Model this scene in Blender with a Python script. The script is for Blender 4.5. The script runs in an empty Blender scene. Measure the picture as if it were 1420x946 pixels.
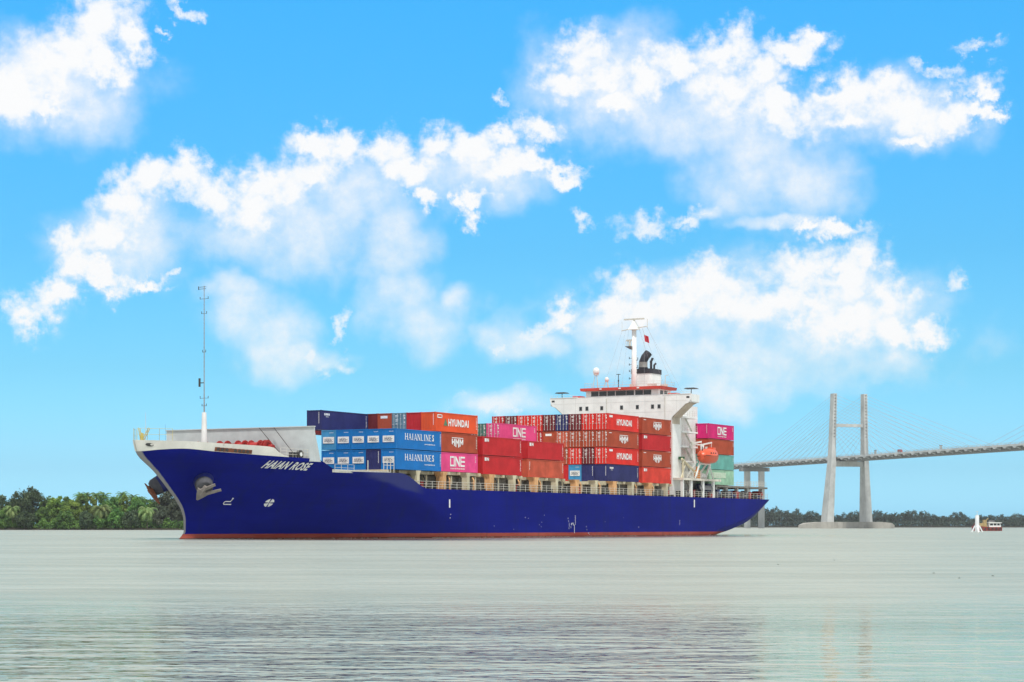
import bpy, bmesh, math, random
import numpy as np
from mathutils import Vector, Matrix, noise as mnoise
R = math.radians
PI = math.pi
SC = bpy.context.scene
COL = SC.collection
random.seed(7)

# ------------------------------------------------------------------ camera
CAM_Z = 1.7
cam_data = bpy.data.cameras.new('camera')
cam = bpy.data.objects.new('camera', cam_data)
COL.objects.link(cam)
SC.camera = cam
cam.location = (0, 0, CAM_Z)
cam.rotation_euler = (PI / 2, 0, 0)
cam_data.sensor_width = 36
cam_data.lens = 2800 / 1420 * 36
cam_data.shift_y = 256.5 / 1420
cam_data.clip_start = .5
cam_data.clip_end = 30000
SC.view_settings.view_transform = 'Standard'
SC.view_settings.look = 'None'
SC.view_settings.exposure = 0
SC.view_settings.gamma = 1

# ------------------------------------------------------------------ sky and sun
SUN_EL = R(62)
SUN_DIR = Vector((.20, -.98, 0)).normalized()
world = bpy.data.worlds.new('World')
SC.world = world
world.use_nodes = True
WN = world.node_tree


def build_sky():
    nt = WN
    N = nt.nodes
    L = nt.links
    bg = N['Background']
    bg.inputs[1].default_value = .1

    def math_(op, a, b=None, c=None, clamp=False):
        n = N.new('ShaderNodeMath'); n.operation = op; n.use_clamp = clamp
        for i, v in enumerate((a, b, c)):
            if v is None: continue
            if isinstance(v, (int, float)): n.inputs[i].default_value = v
            else: L.new(v, n.inputs[i])
        return n.outputs[0]

    def vmath(op, a, b=None, c=None):
        n = N.new('ShaderNodeVectorMath'); n.operation = op
        for i, v in enumerate((a, b, c)):
            if v is None: continue
            if isinstance(v, (tuple, list)): n.inputs[i].default_value = v
            else: L.new(v, n.inputs[i])
        return n.outputs['Value'] if op in ('DOT_PRODUCT', 'LENGTH') else n.outputs[0]

    def smooth(v, a, b):
        n = N.new('ShaderNodeMapRange'); n.interpolation_type = 'SMOOTHSTEP'; n.clamp = True
        L.new(v, n.inputs[0]); n.inputs[1].default_value = a; n.inputs[2].default_value = b
        return n.outputs[0]

    def fbm(vec, scale, detail, rough, off=0., col=False):
        n = N.new('ShaderNodeTexNoise'); n.noise_dimensions = '2D'
        if off: vec = vmath('ADD', vec, (off, off * .7, 0))
        L.new(vec, n.inputs['Vector'])
        n.inputs['Scale'].default_value = scale; n.inputs['Detail'].default_value = detail
        n.inputs['Roughness'].default_value = rough
        return n.outputs['Color' if col else 'Fac']

    def mixc(f, a, b):
        n = N.new('ShaderNodeMix'); n.data_type = 'RGBA'
        for s, v in ((0, f), (6, a), (7, b)):
            if isinstance(v, (tuple, float, int)): n.inputs[s].default_value = v
            else: L.new(v, n.inputs[s])
        return n.outputs[2]

    sk = N.new('ShaderNodeTexSky'); sk.sky_type = 'NISHITA'; sk.sun_disc = False
    sk.sun_elevation = SUN_EL; sk.sun_rotation = math.atan2(SUN_DIR.x, SUN_DIR.y)
    tc = N.new('ShaderNodeTexCoord')
    sep = N.new('ShaderNodeSeparateXYZ'); L.new(tc.outputs['Generated'], sep.inputs[0])
    x, y, z = sep.outputs
    az = math_('ARCTAN2', x, y)
    r = math_('SQRT', math_('ADD', math_('MULTIPLY', x, x), math_('MULTIPLY', y, y)))
    v = math_('DIVIDE', z, math_('MAXIMUM', r, .02))
    # deep tropical blue: tint of the clear air with height above the horizon
    ramp = N.new('ShaderNodeValToRGB')
    L.new(math_('MULTIPLY', v, 2.0, clamp=True), ramp.inputs[0])
    stops = [(0.0, (1.0, 2.0, 3.2)), (.0105, (.93, 1.85, 3.0)), (.0284, (.70, 1.38, 2.2)), (.0766, (.52, 1.157, 1.6)),
             (.1355, (.40, 1.135, 1.56)), (.2605, (.32, 1.40, 1.95)), (.45, (.34, 1.4, 1.95))]
    el = ramp.color_ramp.elements
    while len(el) < len(stops): el.new(.5)
    for e, (p, c) in zip(el, stops):
        e.position = p * 2.0; e.color = (c[0] * .25, c[1] * .25, c[2] * .25, 1)
    tint = vmath('MULTIPLY', ramp.outputs[0], (3.92, 4.34, 4.34))
    blue = vmath('MULTIPLY', sk.outputs[0], tint)

    cmb = N.new('ShaderNodeCombineXYZ')
    L.new(math_('MULTIPLY', az, 10.), cmb.inputs[0]); L.new(math_('MULTIPLY', v, 10.), cmb.inputs[1])
    P = cmb.outputs[0]
    w1 = vmath('MULTIPLY_ADD', vmath('SUBTRACT', fbm(P, 3.2, 3, .5, 0, True), (.5, .5, .5)), (.24, .22, 0), P)
    W = vmath('MULTIPLY_ADD', vmath('SUBTRACT', fbm(P, 13., 4, .6, 3.1, True), (.5, .5, .5)), (.16, .16, 0), w1)

    def field(blobs, base):
        acc = None
        for (cx, cy, rx, ry) in blobs:
            a = math.atan((cx - 710) / 2800.)
            u0, v0 = 10 * a, 10 * (729.5 - cy) / 2800. * math.cos(a)
            ix, iy = 280. / rx, 280. / ry
            q = vmath('MULTIPLY_ADD', base, (ix, iy, 0), (-u0 * ix, -v0 * iy, 0))
            d = vmath('DOT_PRODUCT', q, q)
            acc = d if acc is None else math_('SMOOTH_MIN', acc, d, .35)
        return math_('SUBTRACT', 1., math_('SQRT', math_('MAXIMUM', acc, 0.)))

    DENSE = [(20, 135, 75, 45), (70, 95, 75, 55), (110, 65, 60, 55), (145, 30, 60, 45), (185, 60, 32, 36), (140, 95, 60, 38), (60, 150, 60, 22), 
             (50, 440, 42, 32), (80, 408, 40, 32), (105, 375, 34, 36), (100, 335, 32, 26), (145, 330, 42, 36), (150, 385, 46, 26), (205, 392, 30, 13),
             (170, 285, 46, 36), (215, 250, 52, 34), (255, 245, 45, 30), (300, 270, 58, 38), (345, 295, 50, 42), (380, 260, 60, 42), (425, 235, 46, 44), (435, 195, 44, 26), (480, 205, 44, 32), (530, 210, 44, 34), (570, 235, 44, 36), (590, 275, 24, 26), (600, 200, 48, 28), (650, 205, 46, 24), (700, 190, 40, 22), (755, 180, 44, 28), (700, 230, 44, 26), (745, 230, 42, 20), (785, 245, 40, 14), (665, 275, 34, 16), (660, 305, 22, 20), (640, 280, 14, 16),
             (815, 70, 44, 36), (790, 105, 44, 30), (835, 110, 52, 38), (835, 145, 42, 22), (895, 115, 46, 28), (945, 90, 52, 38), (1000, 75, 58, 38), (1010, 125, 74, 46), (1060, 105, 48, 36), (1100, 72, 52, 24), (1140, 58, 36, 20), (1090, 150, 80, 38), (1160, 130, 60, 34), (1215, 125, 52, 34), (1260, 150, 58, 38), (1310, 165, 50, 26), (1340, 150, 40, 18), (1375, 125, 22, 12), (1375, 155, 20, 12), (1260, 190, 46, 16), (1180, 175, 60, 26), (1225, 110, 22, 20),
             (868, 395, 50, 32), (850, 425, 44, 28), (895, 430, 44, 34), (775, 436, 34, 22), (940, 420, 44, 32), (985, 390, 52, 36), (1010, 430, 56, 40), (1060, 420, 52, 38), (1110, 375, 56, 36), (1110, 430, 60, 40), (1160, 320, 54, 18), (1115, 312, 32, 10), (1170, 390, 58, 42), (1205, 365, 40, 40), (1225, 420, 48, 44), (1170, 450, 70, 36), (1240, 468, 54, 30), (1285, 472, 38, 22)]
    WISP = [(258, 14, 26, 10), (236, 42, 20, 9), (232, 380, 16, 14), (692, 139, 18, 13), (806, 309, 20, 14), (905, 316, 60, 20), (945, 298, 40, 15), (740, 456, 56, 22), (708, 476, 36, 12), (1320, 398, 32, 22), (1345, 64, 40, 12), (1300, 95, 40, 16), (478, 455, 14, 30), (1360, 120, 50, 26), (985, 285, 40, 20), (680, 556, 70, 26),(440, 505, 60, 22)]
    SOFT = [(330, 330, 90, 40), (420, 320, 110, 70), (500, 280, 90, 60), (540, 340, 60, 70), (560, 400, 60, 60), (590, 450, 50, 55), (640, 415, 30, 30),
            (315, 400, 50, 22), (330, 435, 62, 52), (375, 470, 60, 52), (410, 500, 52, 30), (450, 502, 40, 18),
            (60, 120, 130, 80), (180, 330, 90, 60), (640, 240, 120, 50), (840, 120, 110, 80), (960, 170, 150, 60), (1050, 220, 130, 70), (1110, 250, 90, 60), (1240, 160, 120, 55), (985, 285, 26, 14), (1090, 305, 60, 12),
            (1000, 440, 210, 78), (830, 450, 110, 40), (930, 490, 150, 50), (1020, 505, 130, 48), (1180, 450, 150, 70), (1230, 500, 60, 24), (1010, 555, 60, 26), (680, 556, 70, 20), (745, 468, 70, 26), (1000, 540, 90, 30)]
    n1 = fbm(P, 7.5, 10, .62, 1.7)
    n2 = fbm(P, 2.6, 5, .55, 8.3)
    ed = field(DENSE, W)
    eu = field(DENSE, vmath('ADD', w1, (0, .22, 0)))
    es = field(SOFT, w1)
    ew = field(WISP, W)
    # billowing, well-lit tops; undersides that thin out into the blue
    under = smooth(math_('SUBTRACT', eu, ed), -.10, .55)
    dd = math_('MULTIPLY_ADD', math_('SUBTRACT', n1, .5), 1.45, ed)
    nr = N.new('ShaderNodeMapRange'); nr.interpolation_type = 'SMOOTHSTEP'
    L.new(dd, nr.inputs[0]); nr.inputs[1].default_value = -.26
    L.new(math_('MULTIPLY_ADD', under, 1.0, .74), nr.inputs[2])
    thick = math_('MULTIPLY_ADD', smooth(math_('ADD', ed, math_('MULTIPLY', math_('SUBTRACT', n2, .5), 1.6)), -.35, .6), .50, .48)
    dens = math_('MULTIPLY', nr.outputs[0], thick)
    ss = math_('MULTIPLY_ADD', math_('SUBTRACT', n2, .5), 1.6, es)
    soft = math_('MULTIPLY', smooth(ss, -.38, .85), math_('MULTIPLY_ADD', n1, .75, .26))
    ww = smooth(math_('MULTIPLY_ADD', math_('SUBTRACT', n1, .5), 2.2, ew), -.05, 1.1)
    soft = math_('MAXIMUM', soft, math_('MULTIPLY', ww, .8))
    one = math_('SUBTRACT', 1., math_('MULTIPLY', math_('SUBTRACT', 1., dens), math_('SUBTRACT', 1., soft)), clamp=True)
    # unseen cloud cover overhead, to the sides and behind, added to whiten the light
    up = smooth(v, .272, .40)
    side = smooth(math_('ABSOLUTE', az), .32, .60)
    away = math_('MAXIMUM', up, side)
    n3 = fbm(P, .55, 6, .55, 4.4)
    cover = math_('MULTIPLY', away, smooth(n3, .26, .46))
    allc = math_('MAXIMUM', one, math_('MULTIPLY', cover, .93))
    white = mixc(away, (9.9, 9.95, 10.0, 1), (8.0, 7.9, 7.6, 1))
    L.new(mixc(allc, blue, white), bg.inputs[0])


build_sky()
world.cycles.sampling_method = 'MANUAL'
world.cycles.sample_map_resolution = 1024
sun_data = bpy.data.lights.new('sun', 'SUN')
sun = bpy.data.objects.new('sun', sun_data)
COL.objects.link(sun)
sun_data.energy = 2.95
sun_data.angle = R(6)
sun_data.color = (1, .96, .90)
to_sun = Vector((SUN_DIR.x * math.cos(SUN_EL), SUN_DIR.y * math.cos(SUN_EL), math.sin(SUN_EL)))
sun.rotation_euler = to_sun.to_track_quat('Z', 'Y').to_euler()
sun.location = to_sun * 300


# ------------------------------------------------------------------ helpers
class MB:
    """collects shapes into one mesh object"""
    def __init__(s): s.v = []; s.f = []

    def add(s, vs, fs):
        o = len(s.v)
        s.v += [tuple(p) for p in vs]
        s.f += [tuple(i + o for i in f) for f in fs]
        return s

    def box(s, x0, x1, y0, y1, z0, z1):
        return s.add([(x0, y0, z0), (x1, y0, z0), (x1, y1, z0), (x0, y1, z0), (x0, y0, z1), (x1, y0, z1), (x1, y1, z1), (x0, y1, z1)],
                     [(0, 3, 2, 1), (4, 5, 6, 7), (0, 1, 5, 4), (1, 2, 6, 5), (2, 3, 7, 6), (3, 0, 4, 7)])

    def hexa(s, bottom, top):
        return s.add(list(bottom) + list(top), [(0, 3, 2, 1), (4, 5, 6, 7), (0, 1, 5, 4), (1, 2, 6, 5), (2, 3, 7, 6), (3, 0, 4, 7)])

    def tube(s, pts, r, n=6, caps=True):
        pts = [Vector(p) for p in pts]
        rs = r if isinstance(r, (list, tuple)) else [r] * len(pts)
        vs = []; fs = []
        prev = None
        for i, p in enumerate(pts):
            d = (pts[min(i + 1, len(pts) - 1)] - pts[max(i - 1, 0)]).normalized()
            a = prev if prev is not None else (Vector((0, 0, 1)) if abs(d.z) < .9 else Vector((1, 0, 0)))
            a = (a - d * a.dot(d)).normalized(); prev = a
            b = d.cross(a)
            for k in range(n):
                t = 2 * PI * k / n
                vs.append(p + (a * math.cos(t) + b * math.sin(t)) * rs[i])
        for i in range(len(pts) - 1):
            for k in range(n):
                k2 = (k + 1) % n
                fs.append((i * n + k, i * n + k2, (i + 1) * n + k2, (i + 1) * n + k))
        if caps:
            fs.append(tuple(reversed(range(n)))); m = (len(pts) - 1) * n
            fs.append(tuple(range(m, m + n)))
        return s.add(vs, fs)

    def bar(s, p, q, w, h):
        """rectangular bar from p to q, w sideways, h upright"""
        p, q = Vector(p), Vector(q)
        d = (q - p).normalized()
        a = d.cross(Vector((0, 0, 1)))
        a = a.normalized() if a.length > 1e-4 else Vector((0, 1, 0))
        b = a.cross(d)
        c = [(-1, -1), (1, -1), (1, 1), (-1, 1)]
        return s.hexa([p + a * (i * w / 2) + b * (j * h / 2) for i, j in c], [q + a * (i * w / 2) + b * (j * h / 2) for i, j in c])

    def lathe(s, prof, c=(0, 0, 0), n=16):
        vs = []; fs = []
        for r, z in prof:
            for k in range(n):
                t = 2 * PI * k / n
                vs.append((c[0] + r * math.cos(t), c[1] + r * math.sin(t), c[2] + z))
        for i in range(len(prof) - 1):
            for k in range(n):
                k2 = (k + 1) % n
                fs.append((i * n + k, i * n + k2, (i + 1) * n + k2, (i + 1) * n + k))
        fs.append(tuple(reversed(range(n)))); m = (len(prof) - 1) * n
        fs.append(tuple(range(m, m + n)))
        return s.add(vs, fs)

    def prism(s, poly, fa, fb):
        """closed outline swept between two mappings of its points"""
        n = len(poly)
        return s.add([fa(p) for p in poly] + [fb(p) for p in poly],
                     [tuple(reversed(range(n))), tuple(range(n, 2 * n))] + [(i, (i + 1) % n, n + (i + 1) % n, n + i) for i in range(n)])

    def rail(s, pts, h=1.05, bars=3, step=1.6, r=.03, n=5):
        """guard rail along a polyline"""
        pts = [Vector(p) for p in pts]
        for a, b in zip(pts, pts[1:]):
            m = max(1, int(round((b - a).length / step)))
            for i in range(m + 1):
                p = a.lerp(b, i / m)
                s.tube([p, p + Vector((0, 0, h))], r, n)
            for k in range(bars):
                z = h * (k + 1) / bars
                s.tube([a + Vector((0, 0, z)), b + Vector((0, 0, z))], r * .8, n)
        return s

    def mesh(s, name, mat=None, smooth=False):
        me = bpy.data.meshes.new(name)
        me.from_pydata(s.v, [], s.f)
        if mat: me.materials.append(mat)
        if smooth: me.polygons.foreach_set('use_smooth', [True] * len(me.polygons))
        me.update()
        return me

    def build(s, name, mat, parent=None, smooth=False, fix=False):
        me = s.mesh(name, mat, smooth)
        if fix:
            bm = bmesh.new(); bm.from_mesh(me)
            bmesh.ops.recalc_face_normals(bm, faces=bm.faces)
            bm.to_mesh(me); bm.free()
        return link(name, me, parent)


def link(name, me, parent=None):
    o = bpy.data.objects.new(name, me)
    COL.objects.link(o)
    if parent is not None: o.parent = parent
    return o


def tag(o, label=None, cat=None, group=None, kind=None):
    if label: o['label'] = label
    if cat: o['category'] = cat
    if group: o['group'] = group
    if kind: o['kind'] = kind
    return o


def thing(name, label, cat, loc=(0, 0, 0), rz=0., group=None):
    o = bpy.data.objects.new(name, None)
    COL.objects.link(o)
    o.location = loc; o.rotation_euler = (0, 0, rz)
    o.empty_display_size = .5
    return tag(o, label, cat, group)


class NT:
    """small wrapper for material nodes"""
    def __init__(s, name):
        s.m = bpy.data.materials.new(name); s.m.use_nodes = True
        s.t = s.m.node_tree; s.N = s.t.nodes; s.L = s.t.links
        s.b = s.N['Principled BSDF']

    def set(s, sock, v):
        if isinstance(v, bpy.types.NodeSocket): s.L.new(v, sock)
        else: sock.default_value = v

    def math(s, op, a, b=None, c=None, clamp=False):
        n = s.N.new('ShaderNodeMath'); n.operation = op; n.use_clamp = clamp
        for i, v in enumerate((a, b, c)):
            if v is not None: s.set(n.inputs[i], v)
        return n.outputs[0]

    def coord(s, scale=(1, 1, 1), which='Object', rand=False):
        tc = s.N.new('ShaderNodeTexCoord')
        mp = s.N.new('ShaderNodeMapping'); mp.inputs['Scale'].default_value = scale
        v = tc.outputs[which]
        if rand:
            oi = s.N.new('ShaderNodeObjectInfo')
            ad = s.N.new('ShaderNodeVectorMath'); ad.operation = 'MULTIPLY_ADD'
            cb = s.N.new('ShaderNodeCombineXYZ')
            for i in range(3): s.L.new(oi.outputs['Random'], cb.inputs[i])
            s.L.new(cb.outputs[0], ad.inputs[0]); ad.inputs[1].default_value = (73, 41, 57); s.L.new(v, ad.inputs[2])
            v = ad.outputs[0]
        s.L.new(v, mp.inputs[0])
        return mp.outputs[0]

    def noise(s, vec, scale=1., detail=4, rough=.55, col=False):
        n = s.N.new('ShaderNodeTexNoise'); s.L.new(vec, n.inputs['Vector'])
        n.inputs['Scale'].default_value = scale; n.inputs['Detail'].default_value = detail; n.inputs['Roughness'].default_value = rough
        return n.outputs['Color' if col else 'Fac']

    def step(s, v, a, b):
        n = s.N.new('ShaderNodeMapRange'); n.interpolation_type = 'SMOOTHSTEP'
        s.L.new(v, n.inputs[0]); n.inputs[1].default_value = a; n.inputs[2].default_value = b
        return n.outputs[0]

    def mix(s, f, a, b, blend='MIX'):
        n = s.N.new('ShaderNodeMix'); n.data_type = 'RGBA'; n.blend_type = blend
        for i, v in ((0, f), (6, a), (7, b)): s.set(n.inputs[i], v if isinstance(v, (bpy.types.NodeSocket, float, int)) or len(v) == 4 else (*v, 1))
        return n.outputs[2]

    def out(s, color, rough=.5, spec=.4, metal=0.):
        s.set(s.b.inputs['Base Color'], color if isinstance(color, bpy.types.NodeSocket) or len(color) == 4 else (*color, 1))
        s.set(s.b.inputs['Roughness'], rough); s.b.inputs['Specular IOR Level'].default_value = spec
        s.b.inputs['Metallic'].default_value = metal
        return s.m


def srgb(r, g, b, k=1.):
    f = lambda c: (c / 12.92 if c <= .04045 else ((c + .055) / 1.055) ** 2.4)
    return tuple(f(c / 255) * k for c in (r, g, b))


MATS = {}


def paint(key, rgb, rough=.5, spec=.22, fade=.14, streak=.18, rust=0., dark=.55):
    """painted steel: faded patches, run-down dirt streaks, optional rust"""
    if key in MATS: return MATS[key]
    n = NT(key)
    v = n.coord((1, 1, 1), rand=True); vs = n.coord((2.2, 2.2, .18), rand=True)
    a = n.noise(v, .45, 4, .6)
    lite = tuple(min(1, c * (1 + fade * 1.6) + .005 * fade / .14) for c in rgb)
    dk = tuple(c * (1 - fade * 1.4) for c in rgb)
    c = n.mix(n.step(a, .3, .7), dk, lite)
    st = n.math('MULTIPLY', n.step(n.noise(vs, 1.3, 5, .65), .52, .8), streak * 2.2, clamp=True)
    c = n.mix(st, c, tuple(x * dark + .01 for x in rgb))
    if rust > 0:
        rm = n.step(n.noise(n.coord((1.4, 1.4, .35), rand=True), 1.2, 6, .7), .66 - .22 * rust, .74 - .1 * rust)
        c = n.mix(n.math('MULTIPLY', rm, min(1., .6 + rust * .4)), c, n.mix(n.noise(v, 6., 3), (.16, .05, .018), (.42, .17, .06)))
    MATS[key] = n.out(c, rough, spec)
    return MATS[key]


def plain(key, rgb, rough=.55, spec=.35, metal=0.):
    if key in MATS: return MATS[key]
    n = NT(key)
    a = n.noise(n.coord(rand=True), 2.5, 4, .6)
    MATS[key] = n.out(n.mix(n.step(a, .3, .7), tuple(c * .86 for c in rgb), tuple(min(1, c * 1.08) for c in rgb)), rough, spec, metal)
    return MATS[key]


M_WHITE = paint('white_ship_paint', (.85, .86, .84), .45, .3, .05, .10, .0, .72)
M_BULWARK = paint('bulwark_paint', (.70, .69, .63), .5, .3, .07, .14, .10, .70)
M_GREY = paint('breakwater_paint', (.56, .60, .60), .5, .3, .06, .12, 0., .8)
M_CREAM = paint('cream_paint', (.60, .54, .38), .55, .3, .10, .3, .25, .6)
M_RUSTY = paint('rusty_cream_paint', (.66, .37, .17), .65, .25, .16, .5, .55, .6)
M_DECK = paint('deck_paint', (.22, .10, .07), .7, .2, .12, .2, .3)
M_COAM = paint('coaming_paint', (.20, .19, .165), .7, .25, .16, .4, .4, .5)
M_DARK = plain('dark_steel', (.05, .05, .05), .6)
M_BLACK = plain('funnel_black', (.035, .035, .045), .5)
M_RED = paint('signal_red', (.40, .03, .025), .5, .35, .1, .15)
M_REDT = paint('roof_red', (.60, .06, .04), .45, .35, .08, .1)
M_ORANGE = paint('lifeboat_orange', (.72, .10, .035), .35, .45, .06, .1)
M_RAIL = plain('rail_paint', (.66, .65, .58), .5)
M_YELLOW = plain('yellow_rail_paint', (.62, .52, .16), .5)
M_WINDOW = plain('dark_glass', (.015, .02, .025), .08, .6)
M_LETTER = plain('white_lettering', (.86, .86, .85), .5, .3)
M_RUST = paint('rusted_iron', (.17, .06, .03), .8, .2, .2, .3, .5)
M_ANCHOR = paint('anchor_paint', (.25, .22, .20), .7, .25, .15, .3, .35)
M_NAVYP = plain('navy_paint', (.02, .03, .12), .5)


def concrete(key, rgb, streak=.35):
    if key in MATS: return MATS[key]
    n = NT(key)
    v = n.coord(); vs = n.coord((.5, .5, .06))
    c = n.mix(n.step(n.noise(v, .12, 5, .6), .3, .7), tuple(x * .82 for x in rgb), tuple(x * 1.1 for x in rgb))
    c = n.mix(n.math('MULTIPLY', n.step(n.noise(vs, .8, 5, .65), .5, .75), streak), c, tuple(x * .45 for x in rgb))
    MATS[key] = n.out(c, .85, .2)
    return MATS[key]


# text -> flat mesh data (x right, y up, centred), by the built-in typeface
def glyphs(txt, w, h, bold=.0, shear=0., space=1.):
    cu = bpy.data.curves.new('lettering', 'FONT')
    cu.body = txt; cu.size = 1; cu.offset = bold; cu.shear = shear; cu.space_character = space
    cu.resolution_u = 3; cu.fill_mode = 'FRONT'
    o = bpy.data.objects.new('lettering', cu); COL.objects.link(o)
    bpy.context.view_layer.update()
    me = bpy.data.meshes.new_from_object(o.evaluated_get(bpy.context.evaluated_depsgraph_get()))
    vs = [(p.co.x, p.co.y) for p in me.vertices]; fs = [tuple(p.vertices) for p in me.polygons]
    bpy.data.objects.remove(o); bpy.data.curves.remove(cu); bpy.data.meshes.remove(me)
    x0, x1 = min(p[0] for p in vs), max(p[0] for p in vs); y0, y1 = min(p[1] for p in vs), max(p[1] for p in vs)
    return [((x - (x0 + x1) / 2) * w / (x1 - x0), (y - (y0 + y1) / 2) * h / (y1 - y0)) for x, y in vs], fs


class Flat:
    """2-D shapes gathered in sign coordinates, then laid on a surface"""
    def __init__(s): s.v = []; s.f = []

    def add(s, vs, fs, dx=0., dy=0.):
        o = len(s.v)
        s.v += [(x + dx, y + dy) for x, y in vs]; s.f += [tuple(i + o for i in f) for f in fs]
        return s

    def rect(s, x0, x1, y0, y1): return s.add([(x0, y0), (x1, y0), (x1, y1), (x0, y1)], [(0, 1, 2, 3)])

    def poly(s, pts): return s.add(pts, [tuple(range(len(pts)))])

    def text(s, txt, cx, cy, w, h, **k): return s.add(*glyphs(txt, w, h, **k), cx, cy)

    def mesh(s, fn, mat, name='lettering'):
        me = bpy.data.meshes.new(name)
        me.from_pydata([fn(x, y) for x, y in s.v], [], s.f)
        me.materials.append(mat); me.update()
        return me

# ------------------------------------------------------------------ ship: frame of reference and hull form
ANG = R(61.08)
SHIP_O = Vector((-26.05, 287.44, 0))
SHIP_M = Matrix.Translation(SHIP_O) @ Matrix.Rotation(ANG, 4, 'Z')

# ------------------------------------------------------------------ water
def water_material():
    n = NT('river_water')
    geo = n.N.new('ShaderNodeNewGeometry')
    mp = n.N.new('ShaderNodeMapping'); n.L.new(geo.outputs['Position'], mp.inputs[0]); mp.inputs['Rotation'].default_value = (0, 0, R(3))
    def sc(v, s):
        m = n.N.new('ShaderNodeMapping'); n.L.new(v, m.inputs[0]); m.inputs['Scale'].default_value = s
        return m.outputs[0]
    v = mp.outputs[0]
    cm = n.N.new('ShaderNodeCameraData')
    # wind ripples, long swell, and a broad patch pattern of smoother and rougher water
    r1 = n.noise(sc(v, (.8, 1.6, 1)), 1.0, 3, .5)
    r2 = n.noise(sc(v, (3.0, 6.0, 1)), 1.0, 2, .5)
    r3 = n.noise(sc(v, (.18, .5, 1)), 1.0, 2, .5)
    r5 = n.noise(sc(v, (.22, .62, 1)), 1.0, 3, .6)
    r4 = n.noise(sc(v, (.055, .15, 1)), 1.0, 3, .6)
    sep = n.N.new('ShaderNodeSeparateXYZ'); n.L.new(geo.outputs['Position'], sep.inputs[0])
    patch = n.noise(sc(v, (.010, .035, 1)), 1.0, 4, .6)
    h = n.math('ADD', n.math('MULTIPLY', r1, .20), n.math('ADD', n.math('MULTIPLY', r2, .012), n.math('ADD', n.math('MULTIPLY', r3, .12), n.math('ADD', n.math('MULTIPLY', r5, .16), n.math('MULTIPLY', r4, .45)))))
    bp = n.N.new('ShaderNodeBump'); bp.inputs['Strength'].default_value = 1; bp.inputs['Distance'].default_value = 1.0
    silt_ripple = n.noise(sc(v, (.02, .06, 1)), 1.0, 5, .6)
    fine = n.noise(sc(v, (.13, .55, 1)), 1.0, 5, .68)
    midw = n.noise(sc(v, (.035, .17, 1)), 1.0, 5, .7)
    silt_ripple = n.math('ADD', n.math('MULTIPLY', silt_ripple, .3), n.math('ADD', n.math('MULTIPLY', fine, .35), n.math('MULTIPLY', midw, .35)))  # silt patches plus ripple light and dark painted into the body colour
    c = n.mix(n.step(silt_ripple, .41, .58), (.318, .350, .330), (.415, .450, .425))
    # choppier, duller water beyond the slick near the bank where the photographer stands
    far = n.step(n.math('ADD', sep.outputs[1], n.math('MULTIPLY', n.math('SUBTRACT', patch, .5), 24.)), 30., 56.)
    # smooth slick along the side of the passing ship
    lx = n.N.new('ShaderNodeMapping'); lx.vector_type = 'TEXTURE'; n.L.new(geo.outputs['Position'], lx.inputs[0])
    lx.inputs['Location'].default_value = SHIP_O; lx.inputs['Rotation'].default_value = (0, 0, ANG)
    ls = n.N.new('ShaderNodeSeparateXYZ'); n.L.new(lx.outputs[0], ls.inputs[0])
    side = n.math('ADD', n.math('MULTIPLY', ls.outputs[1], -1.), n.math('MULTIPLY', n.math('SUBTRACT', patch, .5), 60.))
    slick = n.math('MULTIPLY', n.math('MULTIPLY', n.step(side, 58., 16.), n.step(side, -8., 6.)), n.math('MULTIPLY', n.step(ls.outputs[0], -52., -30.), n.step(ls.outputs[0], 150., 112.)))
    rough = n.math('ADD', n.math('MULTIPLY', n.math('MULTIPLY', far, .20), n.math('SUBTRACT', 1., n.math('MULTIPLY', slick, .85))), .04)
    n.L.new(n.math('MULTIPLY', h, n.math('SUBTRACT', 1., n.math('MULTIPLY', slick, .93))), bp.inputs['Height'])
    # silt-laden water: the suspended clay gives the body colour and tints the thin surface sheen
    df = n.N.new('ShaderNodeBsdfDiffuse'); n.L.new(c, df.inputs['Color']); n.L.new(bp.outputs[0], df.inputs['Normal'])
    gl = n.N.new('ShaderNodeBsdfGlossy'); gl.inputs['Color'].default_value = (.98, .85, .60, 1)
    n.L.new(rough, gl.inputs['Roughness']); n.L.new(bp.outputs[0], gl.inputs['Normal'])
    fr = n.N.new('ShaderNodeFresnel'); fr.inputs['IOR'].default_value = 1.33; n.L.new(bp.outputs[0], fr.inputs['Normal'])
    mx = n.N.new('ShaderNodeMixShader'); n.L.new(n.math('MULTIPLY', fr.outputs[0], n.math('ADD', n.math('MULTIPLY_ADD', far, -.42, 1.0), n.math('MULTIPLY', slick, .4)), clamp=True), mx.inputs[0])
    n.L.new(df.outputs[0], mx.inputs[1]); n.L.new(gl.outputs[0], mx.inputs[2])
    n.L.new(mx.outputs[0], n.N['Material Output'].inputs[0])
    n.N.remove(n.b); m = n.m
    return m


wm = MB()
xs = [-9000, -1500, -300, -60, 60, 300, 1500, 9000]; ys = [-400, -20, 20, 80, 300, 1200, 4000, 12000]
for a in range(len(xs)):
    for b in range(len(ys)): wm.v.append((xs[a], ys[b], 0))
for a in range(len(xs) - 1):
    for b in range(len(ys) - 1):
        k = len(ys); wm.f.append((a * k + b, (a + 1) * k + b, (a + 1) * k + b + 1, a * k + b + 1))
tag(wm.build('water', water_material()), kind='structure')

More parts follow.
